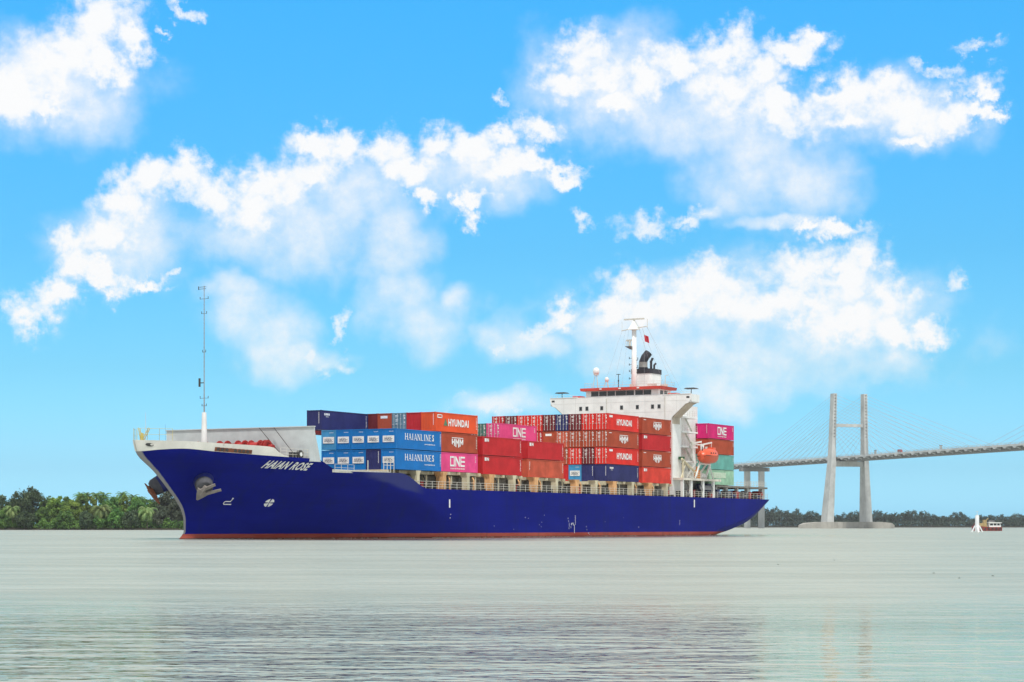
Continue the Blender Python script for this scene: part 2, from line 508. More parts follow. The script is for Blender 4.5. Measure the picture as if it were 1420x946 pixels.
def pch(xs,ys):
    xs=list(map(float,xs));ys=list(map(float,ys));n=len(xs)
    h=[xs[i+1]-xs[i] for i in range(n-1)];dl=[(ys[i+1]-ys[i])/h[i] for i in range(n-1)]
    m=[dl[0]]+[0 if dl[i-1]*dl[i]<=0 else 2*dl[i-1]*dl[i]/(dl[i-1]+dl[i]) for i in range(1,n-1)]+[dl[-1]]
    def f(x):
        if x<=xs[0]: return ys[0]+m[0]*(x-xs[0])*0
        if x>=xs[-1]: return ys[-1]
        i=max(k for k in range(n-1) if xs[k]<=x)
        t=(x-xs[i])/h[i];t2=t*t;t3=t2*t
        return (2*t3-3*t2+1)*ys[i]+(t3-2*t2+t)*h[i]*m[i]+(3*t2-2*t3)*ys[i+1]+(t3-t2)*h[i]*m[i+1]
    return f
HB=12.65
ts=pch([-2,-.6,0,.94,2.49,3.77,5,6.79,8.54,10.96,12.4],[-35.5,-35,-34,-32.95,-33,-33.5,-34.57,-36.6,-38.8,-42.3,-42.85])
zb=pch([100,108,110.9,118,125.5,130.9,137.8],[-2,-.8,0,.95,2.2,3.7,6.3])
ztop=pch([-43.3,-42.3,-40,-37.5,-33.9,-25.5,-21.2,-20.6,-19.8,-18.6,-17.4,-16,-3,-2,1.2,2.2,137.8],[10.96,10.98,11.25,11.4,11.1,10.64,10.5,10.48,10.1,9.35,9.05,8.98,9.05,8.9,7.15,7.0,6.95])
zbul=pch([-43.3,-37.5,-33.9,-28.5,-27.6,-26.6,-25.8],[12.36,12.3,12.13,11.9,11.8,10.9,10.66])
def hb(t,z):
    tf=28-4.15*min(z,10.1); s=ts(z); u=min(1,max(0,(t-s)/(tf-s))); p=1.62+.012*max(z,0)
    b0=1-(1-u)**p
    b=math.sqrt(b0*(b0+.06)/1.06)*HB
    if t>100: b*=1-.012*((t-100)/38)**2
    return b

ship = thing('container_ship', 'long blue hulled container ship loaded with stacked containers', 'ship', SHIP_O, ANG)


def hull_material():
    n = NT('hull_paint')
    tc = n.N.new('ShaderNodeTexCoord'); sep = n.N.new('ShaderNodeSeparateXYZ'); n.L.new(tc.outputs['Object'], sep.inputs[0])
    v = n.coord(); x, y, z = sep.outputs
    big = n.noise(n.coord((.05, .05, .22)), 1.4, 5, .6)
    run = n.noise(n.coord((.55, .55, .05)), 1.2, 5, .65)
    c = n.mix(n.step(big, .3, .7), (.0016, .0062, .165), (.0030, .0095, .215))
    c = n.mix(n.math('MULTIPLY', n.step(run, .48, .74), .55), c, (.006, .013, .12))
    # plating: faint straight seams
    seam = n.math('MULTIPLY', n.step(n.math('ABSOLUTE', n.math('SUBTRACT', n.math('FRACT', n.math('MULTIPLY', z, .42)), .5)), .486, .497), .35)
    c = n.mix(seam, c, (.006, .01, .08))
    seam2 = n.math('MULTIPLY', n.step(n.math('ABSOLUTE', n.math('SUBTRACT', n.math('FRACT', n.math('MULTIPLY', x, .118)), .5)), .494, .498), .3)
    c = n.mix(seam2, c, (.006, .01, .08))
    # scraped and chalky places
    sc = n.step(n.noise(n.coord((.6, .6, .9)), 1.1, 7, .72), .735, .76)
    c = n.mix(n.math('MULTIPLY', sc, .4), c, (.30, .32, .38))
    # paler plating under the forecastle break: sky light on the upright side, painted in
    wx = n.math('MULTIPLY', n.step(n.math('ABSOLUTE', n.math('ADD', x, 2.6)), 8.6, 5.), n.step(n.math('ADD', n.math('ADD', z, n.math('MULTIPLY', x, .16)), n.math('MULTIPLY', big, 1.5)), 7.3, 7.9))
    c = n.mix(n.math('MULTIPLY', wx, .6), c, (.050, .060, .15))
    # pale highlight down the rounded stem, painted into the colour
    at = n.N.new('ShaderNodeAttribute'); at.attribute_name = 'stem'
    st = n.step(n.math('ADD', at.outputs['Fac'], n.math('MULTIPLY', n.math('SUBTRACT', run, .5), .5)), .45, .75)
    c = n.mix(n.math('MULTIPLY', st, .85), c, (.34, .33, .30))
    # red boot-topping with slime at the waterline
    zz = n.math('ADD', z, n.math('MULTIPLY', n.math('SUBTRACT', n.noise(n.coord((.4, .4, .4)), 2., 3), .5), .06))
    red = n.mix(n.step(big, .35, .65), (.26, .045, .030), (.36, .085, .06))
    red = n.mix(n.step(run, .55, .7), red, (.22, .06, .045))
    c = n.mix(n.step(zz, .70, .64), c, red)
    c = n.mix(n.math('MULTIPLY', n.step(zz, .22, .08), .7), c, (.06, .035, .025))
    return n.out(c, .45, .025)


def hull_mesh():
    svals = []
    tn = list(np.concatenate([-42.3 + 1.2 * np.linspace(0, 1, 9) ** 1.6, np.arange(-40.6, -21.5, .7), np.arange(-21.4, -15, .3), np.arange(-15, -3.4, 1.), np.arange(-3.3, 2.6, .35), np.arange(4, 104, 4.), np.arange(104, 137.9, 1.4), [137.8]]))
    svals = [(t + 42.3) / (137.8 + 42.3) for t in tn]
    J = 26
    V = []; A = []; F = []
    for side in (-1, 1):
        for s, t0 in zip(svals, tn):
            zl = max(-1.5, zb(t0)); zt = ztop(t0)
            for j in range(J + 1):
                z = zl + (zt - zl) * j / J
                s0 = ts(z); t = s0 + (137.8 - s0) * s
                b = hb(t, z)
                if t0 > 106:
                    b *= .91 + .09 * math.sqrt(min(1, max(0, (z - zl) / 1.2)))
                V.append((t, side * b, z))
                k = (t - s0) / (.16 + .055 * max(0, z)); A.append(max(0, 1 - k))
    nc = len(tn)
    for sd in (0, 1):
        o = sd * nc * (J + 1)
        for i in range(nc - 1):
            for j in range(J):
                a = o + i * (J + 1) + j
                F.append((a, a + J + 1, a + J + 2, a + 1))
    o = nc * (J + 1)
    for i in range(nc - 1):
        a = i * (J + 1); F.append((a, a + J + 1, o + a + J + 1, o + a))
    a = (nc - 1) * (J + 1)
    for j in range(J): F.append((a + j, a + j + 1, o + a + j + 1, o + a + j))
    me = bpy.data.meshes.new('hull'); me.from_pydata(V, [], F)
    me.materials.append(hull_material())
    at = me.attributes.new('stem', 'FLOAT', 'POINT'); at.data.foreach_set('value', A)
    bm = bmesh.new(); bm.from_mesh(me)
    bmesh.ops.remove_doubles(bm, verts=bm.verts, dist=.002)
    bmesh.ops.recalc_face_normals(bm, faces=bm.faces)
    bm.to_mesh(me); bm.free()
    me.polygons.foreach_set('use_smooth', [True] * len(me.polygons))
    me.set_sharp_from_angle(angle=R(35))
    return me


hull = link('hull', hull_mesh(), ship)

# bulwark round the bow
mb = MB()
ss = np.concatenate([np.linspace(0, 1, 7) ** 1.6 * .9, np.arange(1.5, 17.8, .55)])
cols = []
for side in (-1, 1):
    for s in ss:
        z0 = ztop(-42.3 + s) - .02; z1 = zbul(-43.3 + s)
        col = []
        for j in range(5):
            z = z0 + (z1 - z0) * j / 4; t = ts(z) + s; col.append((t, side * (hb(t, z) + .03), z))
        t = ts(z1) + s + .12
        col.append((t, side * max(0, hb(t, z1) - .16), z1)); t = ts(z0) + s + .14; col.append((t, side * max(0, hb(t, z0) - .2), z0))
        cols.append(col)
o = 0; m = len(ss)
for c in cols: mb.v += c
for side in (0, 1):
    for i in range(m - 1):
        for j in range(6):
            a = (side * m + i) * 7 + j; mb.f.append((a, a + 7, a + 8, a + 1))
bul = mb.build('bulwark', M_BULWARK, ship, smooth=True, fix=True)
bul.data.set_sharp_from_angle(angle=R(40))

# decks
def deck_strip(t0, t1, z, step=1.5, inset=.2):
    mb = MB(); n = max(2, int((t1 - t0) / step)); 
    for i in range(n + 1):
        t = t0 + (t1 - t0) * i / n; b = max(.02, hb(t, z) - inset)
        mb.v += [(t, -b, z), (t, b, z)]
    for i in range(n): mb.f.append((2 * i, 2 * i + 1, 2 * i + 3, 2 * i + 2))
    return mb
d = deck_strip(-41.5, -20.95, 10.2)
k = deck_strip(-20.95, .3, 8.75, 1.5); d.add(k.v, k.f)
k = deck_strip(.3, 137.6, 6.85, 4, .1); d.add(k.v, k.f)
d.box(.2, .4, -12.4, 12.4, 6.8, 8.75)
d.build('deck', M_DECK, ship)
mb = MB(); mb.box(-20.95, -20.8, -9.6, 9.6, 8.75, 10.2); mb.build('bulkhead', M_BULWARK, ship)

# breakwater: tall plate across the forecastle with stays behind
mb = MB()
mb.box(-21.35, -21.2, -12.15, 12.15, 10.1, 14.62)
for i in range(13):
    y = -11.8 + i * 23.6 / 12
    mb.hexa([(-21.2, y - .06, 10.1), (-19.4, y - .06, 10.1), (-19.4, y + .06, 10.1), (-21.2, y + .06, 10.1)], [(-21.2, y - .06, 14.4), (-20.9, y - .06, 14.4), (-20.9, y + .06, 14.4), (-21.2, y + .06, 14.4)])
bw = mb.build('breakwater', M_GREY, ship)
mb = MB(); mb.box(-21.5, -21.1, -12.2, 12.2, 14.62, 14.74)
mb.build('top_flange', M_GREY, bw)
# folding hatch gear and crane stay lying before the breakwater
mb = MB(); mb.tube([(-22.2, -4.0, 14.6), (-23.8, -8.6, 11.0)], .05); mb.tube([(-22.0, -6.2, 14.6), (-22.6, -9.6, 11.3)], .05)
mb.box(-22.9, -22.3, -9.9, -9.2, 10.2, 11.3)
mb.build('stay', M_DARK, ship)

# hull lettering and marks, wrapped on the plating
def on_hull(t, z, off=.05): return (t, -(hb(t, z) + off), z)
NAME_A, NAME_B = (-27.3, 9.66), (-20.55, 9.44)
def name_map(x, y):
    u = (x + 3.6) / 7.2
    return on_hull(NAME_A[0] + (NAME_B[0] - NAME_A[0]) * u, NAME_A[1] + (NAME_B[1] - NAME_A[1]) * u + y, .06)
f = Flat(); f.text('HAIAN ROSE', 0, -.02, 7.2, .98, bold=.036, shear=.16, space=1.12)
me = f.mesh(name_map, M_LETTER)
link('lettering', me, hull)
f = Flat()
# bulbous-bow symbol: a hook open to the right with a small tick above
arc = [(-.75 + .36 * math.cos(a), .0 + .36 * math.sin(a)) for a in np.linspace(PI / 2, 1.5 * PI, 9)]
arc2 = [(-.75 + .20 * math.cos(a), .0 + .20 * math.sin(a)) for a in np.linspace(PI / 2, 1.5 * PI, 9)]
for i in range(8): f.poly([arc[i], arc2[i], arc2[i + 1], arc[i + 1]])
f.rect(-.75, .75, -.36, -.2); f.rect(-.75, .35, .2, .36); f.poly([(.2, .36), (.36, .36), (.62, .95), (.45, .95)]); f.rect(.25, .5, .85, .98)
me = f.mesh(lambda x, y: on_hull(-27.95 + x * .62, 4.68 + y * .66), M_LETTER, 'bulb_mark'); link('bulb_mark', me, hull)
f = Flat()
for i in range(4):   # thruster symbol: four sectors of a disc
    a0 = PI / 4 + i * PI / 2
    f.poly([(0.08 * math.cos(a0), .08 * math.sin(a0))] + [(math.cos(a), math.sin(a)) for a in np.linspace(a0 - .60, a0 + .60, 8)])
me = f.mesh(lambda x, y: on_hull(-22.3 + x * .66, 4.73 + y * .52), M_LETTER, 'thruster_mark'); link('thruster_mark', me, hull)
f = Flat()
f.rect(12.1, 12.45, 4.35, 5.55)       # tug marks and draught figures along the side
f.rect(99.55, 100.0, 5.1, 6.5); f.rect(12.55, 12.7, 3.3, 3.45); f.rect(12.6, 12.75, 2.8, 2.95)
for k in range(9): f.rect(52.0 + .05 * (k % 2), 52.22, 1.95 + k * .17, 2.03 + k * .17)
f.rect(51.75, 51.86, .55, 1.9)
for k in range(4): f.rect(93.2, 93.34, 1.9 + k * .24, 2.02 + k * .24)
me = f.mesh(lambda x, y: on_hull(x, y, .03), M_LETTER, 'draught_marks'); link('draught_marks', me, hull)
rr = random.Random(3)
def scrape(t, z, w, h):
    pts = []
    for k in range(7):
        a = 2 * PI * k / 7; q = .5 * rr.uniform(.45, 1.)
        pts.append((t + w * q * math.cos(a), z + h * q * math.sin(a)))
    f = Flat(); f.poly(pts)
    link('paint_scrape', f.mesh(lambda x, y: on_hull(x, y, .02), plain('bare_primer', (.45, .47, .55), .7), 'paint_scrape'), hull)
for (t, z, w, h) in [(49.6, 2.9, .25, .5), (49.8, 2.5, .2, .5), (50.0, 1.9, .22, 1.0), (49.9, 1.35, .3, .4), (50.8, 2.0, .5, .5), (51.2, 2.15, .6, .35), (51.5, 1.95, .35, .6), (50.6, 1.5, .2, .4), (35.2, 3.0, .25, .2), (36.2, 2.9, .3, .12), (39.8, 1.9, .2, .2), (40.6, 2.3, .2, .16), (40.4, 1.6, .16, .3), (56.1, 1.6, .3, .2), (56.3, 1.1, .2, .25), (56.9, .55, .6, .2), (57.2, .35, .3, .2), (76.1, 1.5, .25, .35), (41.5, 3.4, .18, .25), (31.5, 1.2, .2, .14), (63, 2.4, .14, .2), (70, 3.1, .2, .12), (25.4, 1.7, .16, .2)]:
    scrape(t, z, w, h)

# froth where the side meets the river
fr = random.Random(8); mb = MB()
for i in range(900):
    t = -33.6 + 144 * fr.random() ** 1.25
    k = mnoise.noise((t * .21, 3.3, 0))
    if k < -.12 and t > -28: continue
    y = -(hb(t, 0) + .1 + abs(fr.gauss(0, .55 if t < -24 else .35)))
    a, b = fr.uniform(.15, .6), fr.uniform(.04, .14)
    z = fr.uniform(.02, .05)
    p = SHIP_M @ Vector((t, y, z)); u = SHIP_M.to_3x3() @ Vector((1, 0, 0)); w = SHIP_M.to_3x3() @ Vector((0, 1, 0))
    mb.add([p - u * a, p - w * b + Vector((0, 0, .03)), p + u * a * .8, p + w * b], [(0, 1, 2, 3)])
tag(mb.build('foam', plain('froth', (.62, .62, .58), .8), None), kind='stuff')

# fairlead openings in the bulwark
def on_bul(s, z, off): 
    t = s; return (t, -(hb(t, z) + off), z)
mb = MB()
for i in range(9):
    a = -34.3 + i * .5; b = a + .5
    z0, z1 = ztop(a) + .02, ztop(a) + .50
    mb.hexa([on_bul(a, z0, .02), on_bul(b, z0, .02), on_bul(b, z0, .14), on_bul(a, z0, .14)], [on_bul(a, z1, .02), on_bul(b, z1, .02), on_bul(b, z1, .14), on_bul(a, z1, .14)])
fl = mb.build('fairlead', M_RUST, bul)
mb = MB()
for i in range(8):
    if i == 3: continue
    a = -34.15 + i * .52; b = a + .34
    z0, z1 = ztop(a) + .12, ztop(a) + .42
    mb.hexa([on_bul(a, z0, .1), on_bul(b, z0, .1), on_bul(b, z0, .17), on_bul(a, z0, .17)], [on_bul(a, z1, .1), on_bul(b, z1, .1), on_bul(b, z1, .17), on_bul(a, z1, .17)])
mb.build('roller', M_DARK, fl)
# oval panama chock near the stem
f = Flat(); f.poly([(math.cos(a), math.sin(a)) for a in np.linspace(0, 2 * PI, 17)[:-1]])
ch = link('chock', f.mesh(lambda x, y: on_hull(-41.45 + x * .42, 11.78 + y * .2 - x * .06, .09), M_DARK, 'chock'), bul)
f = Flat(); f.poly([(.5 + .4 * math.cos(a), .2 + .5 * math.sin(a)) for a in np.linspace(0, 2 * PI, 13)[:-1]])
link('chock_lip', f.mesh(lambda x, y: on_hull(-41.45 + x * .42, 11.78 + y * .2 - x * .06, .1), M_BULWARK, 'chock_lip'), ch)

# anchors on their bolsters
def anchor(side):
    t, z = -32.9, 7.5
    b = hb(t, z); c = Vector((t, side * b, z))
    e1 = (Vector((t + .3, side * hb(t + .3, z), z)) - Vector((t - .3, side * hb(t - .3, z), z))).normalized()
    e2 = (Vector((t, side * hb(t, z + .3), z + .3)) - Vector((t, side * hb(t, z - .3), z - .3))).normalized()
    nrm = e1.cross(e2) * (1 if side < 0 else -1)
    nrm.normalize()
    if nrm.y * side < 0: nrm = -nrm
    ax = (nrm * .9 + Vector((-.30, 0, .05))).normalized()
    ee2 = (e2 - ax * e2.dot(ax)).normalized(); ee1 = ee2.cross(ax)
    if ee1.x < 0: ee1 = -ee1
    mb = MB(); mb.tube([c - ax * 1.6, c + ax * .3, c + ax * 1.0], [1.5, 1.26, 1.14], 20)
    bo = mb.build('anchor_bolster', hull_bolster, ship, smooth=True); bo.data.set_sharp_from_angle(angle=R(40))
    mb = MB(); mb.tube([c + ax * 1.0, c + ax * 1.75, c + ax * 2.0], [1.16, 1.1, .92], 20); e = mb.build('bolster_ring', M_POCKET, bo, smooth=True); e.data.set_sharp_from_angle(angle=R(40))
    p = c + ax * 2.02
    mb = MB(); mb.tube([p - ax * .02, p + ax * .06], [.86, .86], 20); mb.build('bolster_plate', M_POCKET, bo)
    q = p + ax * .28
    P = lambda u, w, h: q + ee1 * u * (1.0 if side < 0 else 1.3) + ee2 * (w * (1.08 if side < 0 else 1.4) + .3) + ax * h
    mb = MB()
    mb.bar(P(-.1, .1, 0), P(-.1, -1.2, 0), .42, .42)                        # shank end
    mb.hexa([P(-.85, -.55, -.22), P(.75, -.55, -.22), P(.75, -.55, .22), P(-.85, -.55, .22)], [P(-.5, -1.35, -.2), P(.35, -1.35, -.2), P(.35, -1.35, .2), P(-.5, -1.35, .2)])   # crown
    for (u, du) in ((-.45, .0), (.35, .25)):                                # flukes
        mb.hexa([P(u - .32, -.9, -.16), P(u + .32, -.75, -.16), P(u + .32, -.75, .16), P(u - .32, -.9, .16)],
                [P(u + 1.1 + du, .95 - du, -.05), P(u + 1.35 + du, .75 - du, -.05), P(u + 1.35 + du, .75 - du, .07), P(u + 1.1 + du, .95 - du, .07)])
    mb.hexa([P(-.5, -1.35, -.2), P(.35, -1.35, -.2), P(.35, -1.35, .2), P(-.5, -1.35, .2)], [P(-.15, -1.95, -.05), P(0.05, -1.95, -.05), P(0.05, -1.95, .05), P(-.15, -1.95, .05)])
    mb.build('anchor', M_ANCHOR if side < 0 else M_RUST, ship)


M_GREYDIRT = paint('weathered_grey', (.17, .17, .175), .7, .2, .15, .4, .2)
M_POCKET = paint('anchor_pocket_grey', (.085, .085, .095), .7, .15, .2, .4, .1)
hull_bolster = paint('bolster_blue', (.010, .018, .15), .45, .3, .2, .3, 0)
anchor(-1); anchor(1)

# forecastle: mast, winches, rails, mooring rollers
FC = 10.2
mb = MB(); mb.lathe([(.42, 0), (.40, 2.6), (.30, 6.0), (.27, 6.25)], (-28.8, 0, FC), 12)
fm = mb.build('foremast', M_WHITE, ship, smooth=True); fm.data.set_sharp_from_angle(angle=R(40))
mb = MB(); mb.tube([(-28.8, 0, FC + 6.2), (-28.8, 0, FC + 9), (-28.8, 0, 32.9)], [.085, .06, .04], 6)
for i in range(26):
    z = FC + 6.6 + i * .62; mb.tube([(-28.8, -.13, z), (-28.8, .13, z)], .012, 4)
mb.build('pole', plain('mast_pole', (.30, .28, .27), .6), fm)
mb = MB()
for z, w in ((17.3, .7), (18.3, 1.3), (24.3, .5), (29.3, .8), (31.2, 1.3)):
    mb.tube([(-28.8, -w / 2, z), (-28.8, w / 2, z)], .025, 5)
    for s in (-1, 1): mb.tube([(-28.8, s * w / 2, z - .05), (-28.8, s * w / 2, z + .28)], .04, 5)
mb.tube([(-28.8, .9, 32.75), (-28.8, -.3, 32.75)], .03); mb.tube([(-28.8, .9, 32.5), (-28.8, -.3, 32.5)], .03); mb.tube([(-28.8, .9, 32.4), (-28.8, .9, 32.85)], .05)
mb.tube([(-28.8, 0.1, 20.3), (-28.8, .75, 20.3)], .06); mb.tube([(-28.8, .75, 19.8), (-28.8, .75, 20.9)], .14)
mb.build('mast_light', M_DARK, fm)
mb = MB(); mb.box(-28.9, -27.6, -.9, -.5, FC + 1.72, FC + 1.84); mb.build('mast_step', M_DARK, fm)
mb = MB(); mb.lathe([(.012, 0), (.012, 3.6)], (-33.0, 3.0, 11.2), 5); mb.tube([(-33, 3.0, FC), (-33, 3.0, 12.4)], .05); mb.build('whip_aerial', M_DARK, ship)


def winch(t, y, w):
    mb = MB()
    mb.box(t - .7, t + .7, y - w / 2, y - w / 2 + .15, FC, FC + 1.9); mb.box(t - .7, t + .7, y + w / 2 - .15, y + w / 2, FC, FC + 1.9)
    mb.box(t - .8, t + .8, y - w / 2 - .1, y + w / 2 + .1, FC, FC + .3)
    mb.box(t - .5, t + .6, y + w / 2 + .02, y + w / 2 + .7, FC + .3, FC + 2.3)
    o = mb.build('mooring_winch', M_RED, ship)
    mb = MB(); mb.tube([(t, y - w / 2 + .15, FC + 1.75), (t, y + w / 2 - .15, FC + 1.75)], .7, 14)
    mb.tube([(t, y - w / 2 + .15, FC + 1.75), (t, y - w / 2 + .25, FC + 1.75)], .98, 16); mb.tube([(t, y + w / 2 - .25, FC + 1.75), (t, y + w / 2 - .15, FC + 1.75)], .98, 16)
    mb.tube([(t, y - w / 2, FC + 1.75), (t, y - w / 2 - .7, FC + 1.75)], .36, 12)
    mb.build('drum', M_RED, o)
for t, y, w in ((-24.6, .0, 1.7), (-24.6, -2.9, 1.5), (-24.2, -4.9, 1.9), (-24.2, -6.6, .8), (-24.6, 3.6, 1.7)): winch(t, y, w)
mb = MB()
pts = [(ts(12.3) + s, -(hb(ts(12.3) + s, 12.3) - .1), 12.32) for s in (.2, 1.2, 2.4, 3.8)]
mb.rail(pts, 1.5, 2, 1.8, .025)
pts = [(ts(12.3) + s, (hb(ts(12.3) + s, 12.3) - .1), 12.32) for s in (.2, 2.2, 4.4)]
mb.rail(pts, 1.5, 2, 1.9, .025)
mb.build('bow_rail', M_YELLOW, ship)
mb = MB()
for (t, y) in ((-40.0, 1.2), (-38.5, 2.2)):
    mb.tube([(t, y, FC), (t, y, 13.4)], .12, 6); mb.tube([(t, y - .1, 12.4), (t + .3, y - .9, 14.0)], .06, 5); mb.tube([(t, y + .1, 12.4), (t - .2, y + .3, 14.0)], .06, 5)
mb.build('bow_light_post', M_YELLOW, ship)
mb = MB(); mb.tube([(-38.9, 1.4, FC), (-38.9, 1.4, 16.0)], [.05, .02], 5); mb.build('jack_staff', M_RAIL, ship)
mb = MB()
pts = [(t, -(hb(t, 10.5) - .15), ztop(t)) for t in (-25.6, -23.8, -22.2, -20.9)]
mb.rail(pts, 1.15, 3, .9, .03); mb.build('forecastle_rail', M_RAIL, ship)
t = -22.6; mb = MB(); y = -(hb(t, 10.6) - .35)
mb.tube([(t, y - .22, 11.0), (t, y + .22, 11.0)], .55, 18); ro = mb.build('roller', M_DARK, ship)
mb = MB(); mb.tube([(t, y - .26, 11.0), (t, y + .26, 11.0)], .27, 14); mb.build('roller_hub', M_WHITE, ro)

# ------------------------------------------------------------------ cargo deck: stanchions, coaming, hatch covers, rails
HBI = 12.5
for k in range(13):
    t = 4 + 7.03 * k
    wide = k % 2 == 1
    mb = MB(); w = 1.15 if wide else .55
    zt = 9.53 if t < 22 else 9.45 if t < 38 else 9.3 if t < 52 else 9.24
    mb.box(t - w / 2, t + w / 2, -HBI, -HBI + .5, 6.86, zt - .01)
    mb.box(t - w / 2 - .12, t - w / 2 + .06, -HBI + .02, -HBI + .95, 6.86, zt - .03)
    mb.hexa([(t - w / 2 - .1, -HBI + .1, 8.8), (t + w / 2 + .1, -HBI + .1, 8.8), (t + w / 2 + .1, -HBI + 1.0, 8.8), (t - w / 2 - .1, -HBI + 1.0, 8.8)],
            [(t - w / 2 - .4, -HBI + .02, zt), (t + w / 2 + .45, -HBI + .02, zt), (t + w / 2 + .45, -HBI + 1.4, zt), (t - w / 2 - .4, -HBI + 1.4, zt)])
    o = mb.build('stanchion', M_RUSTY if wide else M_CREAM, ship)
    if wide: o['label'] = 'broad rust streaked cream stanchion'
for k in range(12):
    t = 4 + 7.03 * (k + .5)
    mb = MB()
    for dt in (-1.5, 1.2): mb.box(t + dt - .15, t + dt + .15, -10.95, -10.32, 6.86, 9.0)
    mb.build('coaming_stay', M_CREAM, ship)
mb = MB(); mb.box(2.2, 94, -10.3, -10.1, 6.86, 8.9); mb.box(2.2, 94, 10.1, 10.3, 6.86, 8.9)
for k in range(30):
    t = 3 + k * 3.04; mb.box(t, t + .2, -10.75, -10.3, 6.86, 8.88)
mb.build('hatch_coaming', M_COAM, ship)
mb = MB()
for t0, t1, b in ((-3, 10.4, 9.53), (10.55, 23.9, 9.6), (24.2, 37, 9.48), (38.2, 51.4, 9.33), (51.8, 66.4, 9.0), (66.6, 79.6, 9.28), (80.2, 93.2, 9.23)):
    mb.box(t0, t1, -11.0, 11.0, b - .45, b)
    for i in range(5):
        tt = t0 + .7 + i * (t1 - t0 - 1.4) / 4; mb.box(tt - .22, tt + .22, -11.45, -11.0, b - .4, b - .02)
mb.build('hatch_cover', M_CREAM, ship)
mb = MB(); mb.rail([(2.4, -12.55, 6.95), (94.6, -12.55, 6.95)], 1.1, 3, 1.75, .035, 5)
mb.build('deck_rail', M_RAIL, ship)
for k, dt in ((0, 2.6), (3, 1.2), (4, 2.2), (7, 2.0), (10, 1.6), (11, 2.4), (12, 2.2)):
    t = 4 + 7.03 * k + dt
    mb = MB(); mb.box(t, t + 1.3, -11.3, -10.7, 6.86, 8.0); mb.box(t - .05, t + 1.35, -11.35, -10.65, 8.0, 8.08)
    mb.build('hose_cabinet', M_RED, ship)
for k in range(12):
    t = 4 + 7.03 * k + 3.4
    mb = MB(); mb.tube([(t, -11.4, 6.86), (t, -11.4, 8.5), (t + .3, -11.0, 8.9)], .11, 7); mb.tube([(t - .5, -11.35, 8.1), (t + .6, -11.35, 8.1)], .07, 6)
    mb.build('vent_pipe', M_RUSTY if k % 3 else M_DARK, ship)
for k in range(24):
    mb = MB(); t = 3.5 + 3.8 * k + (k * 37 % 11) * .1
    mb.box(t, t + .5 + (k * 13 % 7) * .12, -11.9, -11.2, 6.86, 7.2 + (k * 29 % 9) * .1)
    mb.build('lashing_gear', M_DARK, ship)
# step rail and small gate at the break of the forecastle
mb = MB(); mb.rail([(-17, -12.45, 8.98), (-12.5, -12.5, 8.98)], .9, 2, 1.5, .03); mb.rail([(-5.2, -12.55, 9.0), (-2.6, -12.55, 9.0)], 2.1, 2, .9, .05)
mb.box(-16.8, -3, -12.3, -11.9, 8.8, 9.2)
mb.build('step_rail', M_RAIL, ship)
mb = MB(); mb.tube([(-8.8, -12.3, 8.8), (-8.8, -12.3, 10.6)], .06); mb.box(-9.2, -8.4, -12.4, -12.2, 8.9, 9.2); mb.build('lamp_post', M_RAIL, ship)

# ------------------------------------------------------------------ accommodation block, bridge and wings
HF = 94.8
mb = MB(); mb.box(HF, 98.5, -10.6, 10.6, 6.86, 25.4)
mb.box(98.5, 110.5, -8.6, 8.6, 6.86, 24.1)
sup = mb.build('superstructure', M_WHITE, ship)
def rounded(mb, pts, t0, t1): mb.prism(pts, lambda p: (t0, p[0], p[1]), lambda p: (t1, p[0], p[1]))
mb = MB()
half = [(-14.4, 25.5), (-14.4, 25.15), (-14.25, 24.5), (-13.75, 23.9), (-13.2, 23.75), (-10.62, 21.5), (-10.3, 20.9), (-10.3, 20.2)]
prof = half + [(10.3, 20.2)] + [(-y, z) for y, z in reversed(half[:-1])]
rounded(mb, prof, HF - .22, HF - .02)
wing = mb.build('bridge_wing', M_WHITE, ship)
mb = MB()
for s in (-1, 1):
    mb.box(HF, 98.2, min(s * 14.2, s * 8), max(s * 14.2, s * 8), 24.0, 24.12)
    mb.box(HF, 98.2, min(s * 14.38, s * 14.24), max(s * 14.38, s * 14.24), 24.15, 25.48)
    mb.box(98.1, 98.25, min(s * 14.3, s * 8.7), max(s * 14.3, s * 8.7), 24.13, 25.45)
    mb.box(HF - .3, HF + .1, min(s * 14.3, s * 8.7), max(s * 14.3, s * 8.7), 25.5, 25.58)
mb.build('wing_floor', M_WHITE, wing)
mb = MB()
for s in (-1, 1):
    pr = [(s * 14.0, 23.96), (s * 13.4, 23.72), (s * 10.62, 21.3), (s * 10.62, 20.2), (s * 10.5, 20.2), (s * 10.5, 23.96)]
    mb.prism(pr, lambda p: (HF + .0, p[0], p[1]), lambda p: (97.9, p[0], p[1]))
mb.build('wing_bracket', paint('soffit_paint', (.50, .44, .35), .6, .25, .1, .4, .3), wing, fix=True)
mb = MB()
for s in (-1, 1): mb.box(HF - .24, HF + .5, min(s * 13.4, s * 14.0), max(s * 13.4, s * 14.0), 24.75, 25.1)
mb.build('wing_lamp', M_DARK, wing)
for s in (-1, 1):
    mb = MB(); mb.tube([(97.2, s * 13.2, 24.1), (97.2, s * 13.2, 26.6)], .07)
    mb.hexa([(96.3, s * 13.2 - 1.15, 26.55), (98.1, s * 13.2 - 1.15, 26.55), (98.1, s * 13.2 + 1.15, 26.55), (96.3, s * 13.2 + 1.15, 26.55)], [(96.5, s * 13.2 - .8, 26.75), (97.9, s * 13.2 - .8, 26.75), (97.9, s * 13.2 + .8, 26.75), (96.5, s * 13.2 + .8, 26.75)])
    mb.build('wing_canopy', M_DARK, ship)
    mb = MB(); ya, yb = sorted((s * 8.9, s * 10.6)); mb.box(96.4, 98.2, ya, yb, 25.6, 25.9); mb.build('wing_shelter', M_REDT, ship)

